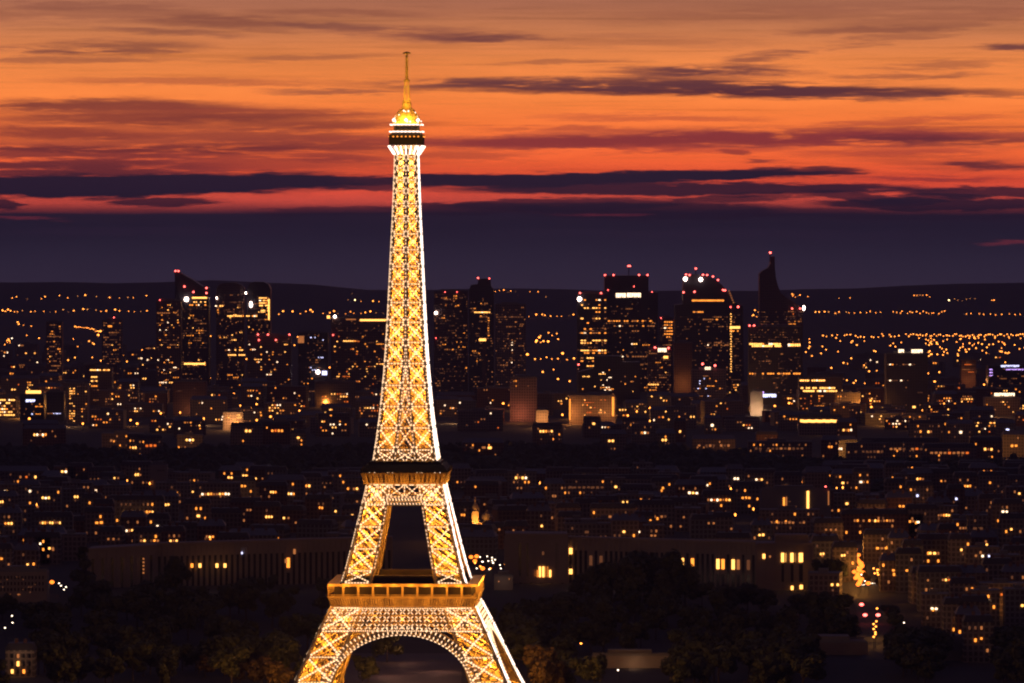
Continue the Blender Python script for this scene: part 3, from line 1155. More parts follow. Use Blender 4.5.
def build_defense():
    # --- left of the iron tower
    global TOWERS
    t = Tower('dark glass tower whose roof slopes from a pointed left tip, leftmost cluster', 176, 208, 290, 7900, 40, GLASS_D,
              [(175, None), (209, None), (208.5, 287), (202, 286), (193, 280), (184, 275), (177, 270.5), (174.5, 270.5), (175, 290)])
    for p in ((175.5, 271), (178.5, 271), (184.5, 286.5), (193.5, 292), (206.5, 288), (206.5, 293)):
        t.beacon(*p)
    t.strip(192, 207, 297, 298.6, 'gold'); t.strip(184, 189, 297, 301.5, 'white')
    t.row(302, 192, 207, 'gold', .6); t.row(305, 190, 206, 'amber', .5)
    t.scatter(32, 186, 207, 308, 358); t.scatter(16, 186, 207, 360, 392)
    t.strip(184, 205, 363, 364.6, 'gold')
    t = Tower('brown slab tower directly left of the tower with the sloping pointed roof', 156, 181, 301, 7800, 30, GLASS_B)
    t.row(313, 158, 180, 'dim', .6); t.scatter(70, y0=305, kinds=('dim', 'amber', 'gold', 'faint', 'white', 'amber'))
    t.beacon(160, 300, .6)
    t = Tower('round shouldered dark tower, left one of the twin round topped towers', 216, 244, 283, 8000, 34, GLASS_B,
              [(216, None), (244, None), (244, 288), (241, 284.5), (236, 282.8), (226, 282.5), (220, 284), (217, 287.5), (216, 294)])
    t.row(316, 228, 244, 'gold', .95, 1.9); t.scatter(56, y0=300, y1=392)
    t.strip(216.2, 217.4, 296, 300, 'white')
    t.row(306, 216, 226, 'gold', .7); t.row(350, 220, 244, 'gold', .5); t.row(355, 222, 244, 'gold', .6)
    t = Tower('round topped dark tower with a bright right edge, right one of the twin towers', 247, 271, 282, 8000, 34, GLASS_D,
              [(247, None), (270.5, None), (270.5, 289), (268.5, 284.5), (264, 282), (254, 281.6), (249.5, 284), (247, 290)])
    for y in (298, 300.5, 303, 305.5, 308, 310.5):
        t.row(y, 260, 269.5, 'gold', .7, 2.0)
    t.strip(268.2, 269.6, 299, 320, 'gold')
    t.strip(245.2, 246.6, 290, 296, 'white'); t.strip(249.5, 252.5, 302, 307, 'white')
    t.row(316, 247, 257, 'gold', .95, 1.9); t.scatter(26, y0=312, y1=340)
    t = Tower('broad dark slab with three red lights on its roof below the twin round towers', 247, 291, 336, 7500, 28, GLASS_B)
    for p in ((258, 334.5), (268, 334.5), (289.5, 334.5), (259, 340), (276, 340)):
        t.beacon(*p, .8)
    t.scatter(80, y0=342, y1=406, kinds=('gold', 'amber', 'dim', 'white', 'amber'))
    t = Tower('slim bluish dark block with a white lit top right of the three-light slab', 298, 328, 333, 7600, 28, GLASS_D)
    t.strip(298, 304, 336, 343, 'dim'); t.scatter(26, 308, 324, 335, 372, ('faint', 'dim', 'cold'))
    t.strip(315, 321, 370, 374, 'white'); t.strip(322, 327, 371, 375, 'cold'); t.scatter(20, y0=376, y1=412)
    t = Tower('wide brown slab with a yellow lit cornice behind the left of the iron tower', 331, 392, 318, 7700, 30, GLASS_B)
    t.strip(360, 386, 319.2, 321, 'gold'); t.strip(346, 356, 318.8, 320, 'dim')
    t.row(341, 344, 358, 'gold', .8); t.scatter(76, 334, 386, 334, 400, ('amber', 'gold', 'dim', 'amber', 'orange'))
    link('floodlight_lens', UNIT['orb'], t.o, (t.lx(335), -2, t.lz(316.5)), (4, 2, 4)); link('floodlight_lens', UNIT['gold'], t.o, (t.lx(328.5), -2, t.lz(317)), (4, 2, 4))
    t.beacon(333, 335, .7)
    t = Tower('plain pale-topped brown block standing alone among low lights on the far left', 102, 121.5, 320, 8300, 30, CONC_T)
    t.strip(108, 112, 325.5, 327, 'amber'); t.beacon(114, 317.5, .7); t.scatter(5, y0=345, y1=352)
    t = Tower('low dark tower with scattered lights between far left plains and the brown block', 46, 62, 322, 8200, 26, GLASS_B)
    t.scatter(24, y0=324, y1=362)
    # --- right of the iron tower
    t = Tower('brown slab tower just right of the iron tower with three faint red lights', 434, 468, 291.5, 7900, 30, GLASS_B)
    for p in ((445, 292), (457, 292), (436, 338)):
        t.beacon(*p, .55)
    t.scatter(34, y0=298, y1=392, kinds=('faint', 'dim', 'faint', 'amber')); t.scatter(10, 453, 457, 296, 310, ('amber', 'dim'))
    t.scatter(14, 436, 466, 342, 352, ('amber', 'dim')); link('floodlight_lens', UNIT['orb'], t.o, (t.lx(436), -2, t.lz(313)), (4.4, 2, 4.4))
    t = Tower('dark tower with a stepped cap and two red lights right of the iron tower', 470, 494, 288, 7850, 30, GLASS_D,
              [(469, None), (494, None), (494, 290), (491, 286), (490.5, 279), (484, 278.5), (478.5, 279), (477.5, 284), (471, 285), (469, 290)])
    t.beacon(478, 278, .9); t.beacon(489.3, 278.5, .7)
    t.row(312.3, 475, 491, 'gold', 1, 1.8); t.strip(479, 486, 338.5, 341, 'gold'); t.scatter(40, 470, 492, 296, 370, ('dim', 'faint', 'amber'))
    t.scatter(14, 487.5, 490.5, 318, 340, ('amber', 'dim'), 0)
    mb = MB(); mb.box(t.lx(482), -.8, t.lz(385), t.lx(486), 0, t.lz(342)); mb.build('lift_shaft', BRICK, t.o)
    t = Tower('plain pale brown slab tower with few lights right of the stepped-cap tower', 495, 526, 304.5, 7700, 30, CONC_T)
    t.row(317, 505, 520, 'faint', .5); t.row(322, 507, 520, 'dim', .5); t.scatter(22, 497, 525, 326, 380, ('faint', 'dim', 'faint'))
    t.scatter(12, 511, 514, 340, 375, ('white', 'dim'), 0)
    t = Tower('squat dark brown block with blank reddish walls under the plain slab tower', 510, 537, 378, 6700, 34, CONC_T)
    t.scatter(3, y0=381, y1=388)
    PROT.extend([(x, 412, 6700) for x in (512, 520, 530)]); FLOODW.append((521, 414, 6700, 26000, (1, .25, .1)))
    t = Tower('wide office slab striped with many yellow lit floors under a white lamp', 577, 608, 294, 7800, 32, GLASS_D)
    for y, d in ((300, .2), (305, .6), (308, .7), (312, .3), (318.5, .9), (323, .3), (329, .5), (333, .5), (340.5, 1), (343, .8), (350.5, .8), (353, .5), (358, .9), (361, .4), (366, .8)):
        t.row(y, 582, 607, 'gold' if d > .5 else 'amber', d * .8, 2.9, 2.1)
    link('floodlight_lens', UNIT['orb'], t.o, (t.lx(579.5), -3, t.lz(299)), (6, 3, 6))
    t.beacon(580, 293, .9); t.beacon(601, 293, .9)
    t = Tower('massive dark office tower crowned by a black box with white lit sign', 604, 657, 292, 7900, 44, GLASS_D,
              [(608, None), (658, None), (658, 292.5), (648.5, 292), (648.5, 275.5), (604.5, 275.5), (604.5, 292), (608, 296)])
    t.strip(616, 626, 293.2, 297.4, 'white', 'sign'); t.strip(627, 641.5, 293.0, 297.2, 'white', 'sign')
    for i in range(9):   # the sign reads as a row of glowing letters
        pass
    t.mast(629, 276, 267)
    for p in ((628.3, 266), (630, 266), (605, 275), (613.5, 275), (639, 275), (647.5, 275), (634, 286.5), (608, 290), (652, 292)):
        t.beacon(*p, .9 if p[1] < 280 else .6)
    t.row(321, 609, 655, 'amber', .7, 2.6, 1.8); t.row(326, 612, 656, 'dim', .6, 2.6); t.row(331, 612, 640, 'dim', .6, 2.6)
    t.row(344, 632, 640, 'gold', .7); t.row(356.5, 620, 648, 'dim', .7, 2.6); t.scatter(30, 612, 656, 320, 390, ('dim', 'amber', 'faint', 'gold'))
    t = Tower('dark stepped block in front of the massive sign-topped tower', 590, 640, 363, 7000, 30, GLASS_D,
              [(578, None), (640, None), (640, 362), (622, 362), (622, 356), (594, 356), (594, 368), (578, 372)])
    t.scatter(16, 600, 612, 370, 392, ('gold', 'amber', 'white')); t.scatter(34, 580, 638, 374, 408, ('amber', 'dim', 'gold', 'dim'))
    t.row(395, 578, 600, 'gold', .7); t.beacon(578.5, 364.5, .9)
    t = Tower('brown tower with lit lower floors right of the massive sign-topped tower', 648, 672, 348, 7500, 28, GLASS_B)
    t.strip(658, 666, 348.2, 352, 'white', 'sign'); t.beacon(655, 347.5); t.beacon(668.5, 348)
    t.strip(663.5, 668, 356, 358.5, 'gold'); t.row(384.5, 649, 660, 'gold', 1); t.scatter(40, y0=360, y1=408)
    t = Tower('slim lit block between the sign-topped tower and the huge black tower', 659, 673, 318, 7900, 24, GLASS_B)
    for y in (322, 325, 328, 331, 334, 337):
        t.row(y, 665, 672, 'amber', .8, 2.2)
    t.beacon(661, 298 + 20, .6)
    t = Tower('huge black curved-top tower crowded with red and white roof lights', 675, 729, 305, 7700, 48, GLASS_D,
              [(675, None), (729, None), (730, 300), (727, 291), (722, 285), (716, 280), (709, 276.5), (700, 274.5), (690, 274.5), (684, 277), (683, 291), (683, 304), (675, 305)])
    t.mast(696, 275, 269)
    for p in ((695.8, 268.5), (686, 274.5), (689.5, 275), (703, 274.8), (707, 275), (713, 276.5), (718, 280), (683.5, 292.3), (694.5, 291.7), (725, 290.3), (723, 290), (738, 307)):
        t.beacon(*p, .95)
    t.strip(682.5, 688, 277, 281, 'white', 'floodlight_lens'); t.strip(698.5, 703, 277.5, 281.5, 'white', 'floodlight_lens')
    t.row(300.5, 693, 724, 'amber', 1, 2.0, 1.7, 1.6); t.row(312, 694, 704, 'amber', .9); t.row(319.5, 697, 720, 'dim', .45)
    t.row(343, 708, 728, 'faint', .9); t.row(345, 708, 728, 'dim', .4); t.scatter(10, 678, 728, 330, 360, ('faint', 'dim'))
    t = Tower('blank orange-brown floodlit slab at the foot of the huge black tower', 674, 692, 343, 7450, 26, RED_BRICK_F)
    FLOODW.append((683, 384, 7450, 16000, (1, .42, .12)))
    t = Tower('slim dark tower edged by a vertical string of lights right of the huge black tower', 728, 743, 303, 7800, 24, GLASS_D,
              [(728, None), (744, None), (743, 306), (737, 303), (731, 300), (728, 292)])
    for i in range(24):
        t.lit(730.8 + (i % 2) * .4, 314 + i * 2.5, 1.1, 1.0, 'gold')
    t.strip(728.5, 740, 326.3, 328.6, 'gold'); t.row(331, 729, 740, 'amber', .7)
    for i in range(6):
        t.lit(729 + i * .9, 291 + 2.3 * i, 1.2, 1.2, 'dim')
    t.beacon(730.5, 307, .8); t.beacon(738.3, 306.5, .8); t.scatter(12, y0=385, y1=400, kinds=('gold', 'amber'))
    t = Tower('grey slab with two red roof lights and a glowing base below the huge black tower', 692, 726, 370, 7150, 26, CONC_T)
    t.beacon(702.5, 364, 1.1); t.beacon(715, 365.5, 1.1); t.strip(705, 711, 367, 369.5, 'white', 'sign')
    t.scatter(40, y0=376, y1=404, kinds=('dim', 'amber', 'faint', 'cold'))
    for y in (410, 413):
        t.row(y, 693, 725, 'gold', .8, 2.4, 2.0, 1.6)
    t = Tower('curved fin-shaped tower tapering to a tall tip with one red light', 760, 797, 300, 7900, 36, GLASS_B,
              [(759.5, None), (803, None), (803, 312), (799, 306), (793, 301), (787, 298), (781, 293), (778, 286), (776, 278), (775, 268), (774.8, 256.5),
               (771, 256.5), (770.5, 264), (768, 268), (762, 271), (759.5, 274)])
    t.mast(770.3, 262, 253); t.beacon(770.2, 252.7, 1.2); t.beacon(792, 308.5, .8); t.beacon(800, 308.5, .8)
    t.row(328.6, 762, 780, 'amber', .8); t.row(328.6, 784, 800, 'amber', .6)
    t.scatter(40, 788, 802, 309, 340, ('dim', 'amber', 'faint', 'orange')); t.strip(802.5, 805, 306, 310, 'gold', 'floodlight_lens')
    t = Tower('dark block with two bright yellow lit bands below the fin-shaped tower', 749, 802, 327, 7300, 34, GLASS_D)
    for y in (344, 346):
        t.row(y, 750.5, 782, 'gold', .9, 2.1, 1.9, 1.6)
    t.row(345, 789, 801, 'gold', 1, 2.1, 1.8, 2.5); t.row(373.6, 750, 801, 'amber', .85, 2.6, 1.9, 1.4)
    t.beacon(749.5, 325.5, .9); t.beacon(754, 325.5, .9); t.scatter(8, 752, 800, 350, 368, ('faint', 'dim'))
    t.strip(763, 776, 394, 397.2, 'cold', 'sign'); t.strip(760, 764, 391.5, 394.5, 'violet', 'sign')
    t.scatter(10, 773, 777, 383, 390, ('dim', 'faint'), 0)
    t = Tower('pale floodlit low wall block beside the violet sign below the fin tower', 750.5, 763, 392, 6900, 20, STONE)
    PROT.extend([(x, 407, 6900) for x in (752, 757, 762)]); FLOODW.append((756, 412, 6900, 52000, (1, .62, .35)))
    t = Tower('broad dark slab topped by white lit signs standing alone on the right plain', 886, 928, 354, 7000, 34, GLASS_D)
    t.strip(898.5, 903.5, 349.3, 352.6, 'white', 'sign'); t.strip(911.5, 922.5, 349.4, 352.8, 'white', 'sign')
    t.row(364.5, 888, 920, 'faint', .8); t.row(380.5, 888, 912, 'faint', .7); t.strip(912.5, 915.5, 406, 408, 'gold'); t.scatter(6, y0=385, y1=418, kinds=('faint', 'dim'))
    t = Tower('amber lit brown block between the white-sign slab and the violet strip', 961, 976, 360, 7600, 24, RED_BRICK_F)
    t.scatter(30, y0=362, y1=374, kinds=('faint', 'dim', 'orange')); FLOODW.append((968, 380, 7600, 12000, (1, .4, .12)))
    t = Tower('low dark hall with a long violet-white strip at the right border', 988, 1040, 366, 7500, 30, GLASS_D, name='exhibition_hall', cat='hall')
    t.strip(1001, 1019, 365.2, 367, 'cold', 'sign'); t.strip(1006, 1024, 369, 370, 'violet', 'sign')
    for y in (369, 372, 375):
        t.strip(989.5, 992.5, y, y + 1, 'violet', 'sign')
    t = Tower('low block with a glowing white bar on its roof on the right', 985, 1020, 398, 6900, 26, CONC_T)
    t.strip(994.5, 1014.5, 393, 396, 'white', 'sign'); t.scatter(10, y0=402, y1=414)
    t = Tower('brown office block with three long lit floors right of the fin tower', 799, 842, 378, 7100, 30, GLASS_B)
    for y, a, b_ in ((380.5, 801, 824), (388, 802, 836), (391, 804, 838)):
        t.row(y, a, b_, 'gold', .85, 2.3, 1.9, 1.5)
    t.scatter(30, y0=396, y1=414, kinds=('amber', 'dim', 'orange'))
    t = Tower('low hall with one long dazzling yellow facade band near the wood', 799, 842, 416, 6250, 26, CONC_T, name='sports_hall', cat='hall')
    for i in range(16):
        t.lit(801.5 + i * 2.5, 420.8 + (.4 if i % 3 else 0), 2.7, 2.6, 'gold')
    # --- lower blocks with a look of their own
    t = Tower('block glittering with rows of yellow windows at the left border', -8, 16, 397, 6900, 26, GLASS_B)
    for y in range(400, 426, 3):
        t.row(y, 0, 15, 'gold', .7, 2.3, 1.6, 1.3)
    t = Tower('dark block with a blue-white sign under an orange lit top on the left', 20, 44, 394, 6750, 30, GLASS_D)
    t.strip(26, 41, 390.5, 393.4, 'gold', 'lit_strip'); t.strip(26, 35, 399.5, 402, 'cold', 'sign'); t.scatter(6, 27, 33, 380, 388, ('amber', 'gold')); t.scatter(14, y0=404, y1=422, kinds=('cold', 'dim', 'amber'))
    t = Tower('dark blue glass block right of the blue-white sign', 46, 64, 392, 6700, 26, GLASS_D); t.scatter(6, y0=396, y1=420, kinds=('cold', 'dim'))
    t = Tower('block with a bright column of yellow windows left of the blank brown hall', 67, 88, 384, 6650, 26, CONC_T)
    t.scatter(40, 69, 76, 386, 424, ('gold', 'amber', 'gold')); t.scatter(14, 77, 88, 384, 420)
    t = Tower('slab with short yellow lit floors in steps on the left', 90, 112, 368, 7300, 26, GLASS_B)
    t.row(370, 91, 110, 'gold', .8); t.row(377, 92, 98, 'gold', .9); t.row(381, 92, 98, 'gold', .9); t.row(386, 92, 98, 'amber', .9); t.scatter(12, y0=390, y1=410)
    t = Tower('blank brown box building below the tower with the sloping pointed roof', 173, 206, 382, 6900, 30, RED_BRICK_F)
    t.scatter(3, y0=386, y1=394, kinds=('faint',)); FLOODW.append((190, 410, 6900, 9000, (1, .45, .2)))
    t = Tower('small salmon floodlit house front on the left, brightest wall there', 223, 243, 413, 6420, 18, PALE_STONE_F)
    FLOODW.append((233, 421, 6420, 70000, (1, .42, .14))); PROT.extend([(x, 423.5, 6420) for x in (225, 234, 242)])
    t.scatter(8, y0=415, y1=422, kinds=('amber', 'gold'))
    t = Tower('small orange floodlit house right beside the squat dark brown block', 536, 548, 411, 6480, 16, PALE_STONE_F)
    FLOODW.append((542, 419, 6480, 50000, (1, .40, .12)))
    t = Tower('broad orange floodlit apartment front with a bright left corner', 569, 616, 396, 6600, 24, OLD_STONE_F)
    PROT.extend([(x, 418, 6600) for x in range(570, 617, 5)]); PROT.extend([(x, 419, 6480) for x in (538, 546)]); FLOODW.append((571, 414, 6600, 60000, (1, .35, .08))); FLOODW.append((606, 412, 6600, 26000, (1, .35, .08)))
    t.scatter(24, 572, 614, 400, 418, ('amber', 'gold', 'orange')); t.strip(612, 614, 397, 416, 'amber')
    t.strip(569.3, 570.5, 399, 420, 'amber')


FLOODW = []
build_defense()
# the facades carry far more weakly lit windows: the larger ones one by one, the rest of a big tower as one part
for t in list(TOWERS):
    if t.Y < 7250 or t.x1 - t.x0 < 12 or t.ytop > 366 or t.w.data.materials[0].name.startswith('red_brick'):
        continue
    big = t.ytop < 330
    y0 = t.ytop + (12 if t.outline else 3); y1 = 394
    t.scatter(max(0, 96 - t.n), y0=y0, y1=y1, kinds=('faint', 'dim', 'faint', 'faint', 'dim'), floor=2.4)
    if big:
        mb = MB(); r = random.Random(int(t.x0)); s_ = t.s
        y = y0
        while y < y1:
            x = t.x0 + 1.2
            lively = r.random()
            while x < t.x1 - 1.2:
                if r.random() < .06 + .22 * (lively > .75):
                    w_, h_ = r.uniform(.5, 1.0) / s_, r.uniform(.5, .9) / s_
                    cx_, cz_ = t.lx(x), t.lz(y)
                    mb.box(cx_ - w_ / 2, -.2, cz_ - h_ / 2, cx_ + w_ / 2, -.02, cz_ + h_ / 2, r.choice([0, 0, 1, 0, 2]))
                x += 1.5
            y += 2.4
        o_ = mb.build('office_windows', [WARMS['faint'], WARMS['dim'], WARMS['dim']], t.o)
        o_['kind'] = 'stuff'
FL = {}
for (px, py, Y, pw, c) in FLOODW:
    ld = bpy.data.lights.new('facade_floodlight', 'POINT')
    ld.energy = pw * .55; ld.color = c; ld.shadow_soft_size = 2
    lo = bpy.data.objects.new('facade_floodlight', ld); COL.objects.link(lo)
    lo.location = (px2(px, Y), Y - 14, pz(py, Y))

# ------------------------------------------------------------------ ordinary blocks
R = random.Random(77)


def fits(x, y, r):
    return all((x - a) ** 2 + (y - b_) ** 2 > (r + c) ** 2 for a, b_, c in FOOT)


def hides(px, half, ytop, Y):
    return any(Yl > Y + 3 and abs(px - a) < half + 1.5 and b_ > ytop - 1.0 for a, b_, Yl in PROT)


WALLS = [('cream', CREAM_RENDER_F), ('pale stone', PALE_STONE_F), ('grey concrete', GREY_CONCRETE_F), ('brown stone', OLD_STONE_F), ('brick', RED_BRICK_F)]
REG = []     # (object, px, attributes) for labels written at the end


def block_mesh(w, d, h, kind, wm):
    """wall and roof meshes of a city block building, front face on y=0"""
    a = MB(); a.box(-w / 2, 0, -6, w / 2, d, h)
    # string courses and balcony lines
    nfl = max(2, int(h / 3.2))
    for k in (1, nfl - 1):
        z = h * k / nfl
        a.box(-w / 2 - .25, -.35, z - .15, w / 2 + .25, 0, z + .12)
    r = MB()
    if kind == 'mansard':
        r.hexa([(-w / 2 - .3, -.4, h), (w / 2 + .3, -.4, h), (w / 2 + .3, d + .4, h), (-w / 2 - .3, d + .4, h),
                (-w / 2 + 1.2, 1.6, h + 3.4), (w / 2 - 1.2, 1.6, h + 3.4), (w / 2 - 1.2, d - 1.6, h + 3.4), (-w / 2 + 1.2, d - 1.6, h + 3.4)])
    elif kind == 'pitched':
        n = len(r.v)
        r.v += [(-w / 2 - .4, -.5, h), (w / 2 + .4, -.5, h), (w / 2 + .4, d + .5, h), (-w / 2 - .4, d + .5, h), (-w / 2 + 2, d / 2, h + 4.2), (w / 2 - 2, d / 2, h + 4.2)]
        for f in ((0, 1, 5, 4), (2, 3, 4, 5), (1, 2, 5), (3, 0, 4), (3, 2, 1, 0)):
            r.f.append(tuple(n + i for i in f)); r.m.append(0)
    else:
        r.box(-w / 2 - .2, -.2, h, w / 2 + .2, d + .2, h + .7)
        r.box(-w * .2, d * .3, h + .7, w * .1, d * .6, h + 3)
    c = []
    if kind != 'flat':
        for k in range(max(2, int(w / 9))):
            x = -w / 2 + 3 + (w - 6) * (k + .5) / max(2, int(w / 9))
            c.append((x, d * .35 + .35, h + 3.4))
    return a, r, c


_c = MB(); _c.box(-.9, -.35, -1.9, .9, .35, 1.7)
for _x in (-.55, 0, .55):
    _c.box(_x - .14, -.14, 1.7, _x + .14, .14, 2.3)
CHIM = _c.mesh('chimney', BRICK)


def block(px, Y, w, d, h, kind, wall, lits, cat='apartment block', name='apartment_block', rz=0.0, zone='', dark=()):
    """lits: local windows [(x, z, w, h, colour)]"""
    X = px2(px, Y); gz = hz(X, Y + d / 2)
    wn, wm = wall
    o = thing(name, '', cat, (X, Y, gz), rz)
    a, r, c = block_mesh(w, d, h, kind, wm)
    a.build('wall', wm, o)
    rm = SLATE if kind == 'mansard' else (ZINC if kind == 'pitched' else CONC)
    ro = r.build('roof', rm, o)
    if Y < 4350:
        for q in c:
            link('chimney', CHIM, ro, q)
    for (x, z, ww, hh, k) in lits:
        window(o, x, z, ww, hh, k)
        if k not in ('faint', 'pane'):
            PROT.append((px + x * F / Y, HY + (CZ - gz - z) * F / Y, Y))
    FOOT.append((X, Y + d / 2, w / 2))
    REG.append((o, px, zone, wn, kind, len([1 for l in lits if l[4] != 'pane']), lits[0][4] if lits else None, w, h))
    return o


KH = {'g': 'gold', 'a': 'amber', 'w': 'white', 'o': 'orange', 'd': 'dim', 'c': 'cold', 'r': 'red', 'f': 'faint'}


def cluster(px, py, wpx, n, code, zone, h=None, hpx=2.1, wmul=.6, extra=0, bw=None):
    """a building whose lit windows stand in the given place of the view"""
    h = h or R.uniform(17, 23)
    f = R.uniform(.5, .8)
    Y = depth_for(px, py, h * f)
    s = F / Y
    w = max((bw or wpx + R.uniform(8, 22)) / s, 13)
    off = R.uniform(-.2, .2) * max(0, w - wpx / s)
    lits = []
    z = h * f
    ALT = {'g': 'ggad', 'w': 'wwgd', 'a': 'aaod', 'd': 'ddf', 'o': 'ood', 'c': 'c', 'r': 'r', 'f': 'f'}
    for i in range(n):
        x = off + ((i + .5) / n - .5) * wpx / s
        ww = min(wpx / n * wmul, 4) / s
        if n > 3 and R.random() < .18:
            continue
        lits.append((x, z + R.uniform(-.15, .15), max(ww, 1.0), hpx / s * R.uniform(.8, 1.1), KH[R.choice(ALT[code[i % len(code)]]) if n > 2 else code[i % len(code)]]))
    for i in range(extra):
        lits.append((R.uniform(-.45, .45) * w, R.choice([.25, .4, .6, .85]) * h, 1.1, 1.6, R.choice(['dim', 'amber', 'faint'])))
    for i in range(int(w / 3.2)):
        for zz in (h * .3, h * .55, h * .85):
            if R.random() < .2:
                lits.append((-w / 2 + 1.6 + i * 3.2, zz, 1.1, 1.7, R.choice(['faint', 'faint', 'dim', 'amber'])))
    kind = R.choice(['mansard', 'mansard', 'flat', 'pitched'])
    off_px = px - off * s
    lits = [(a - 0, b_, c, d_, e) for a, b_, c, d_, e in lits]
    return block(px, Y, w + 2 * abs(off), R.uniform(11, 16), h, kind, R.choice(WALLS), lits, zone=zone)


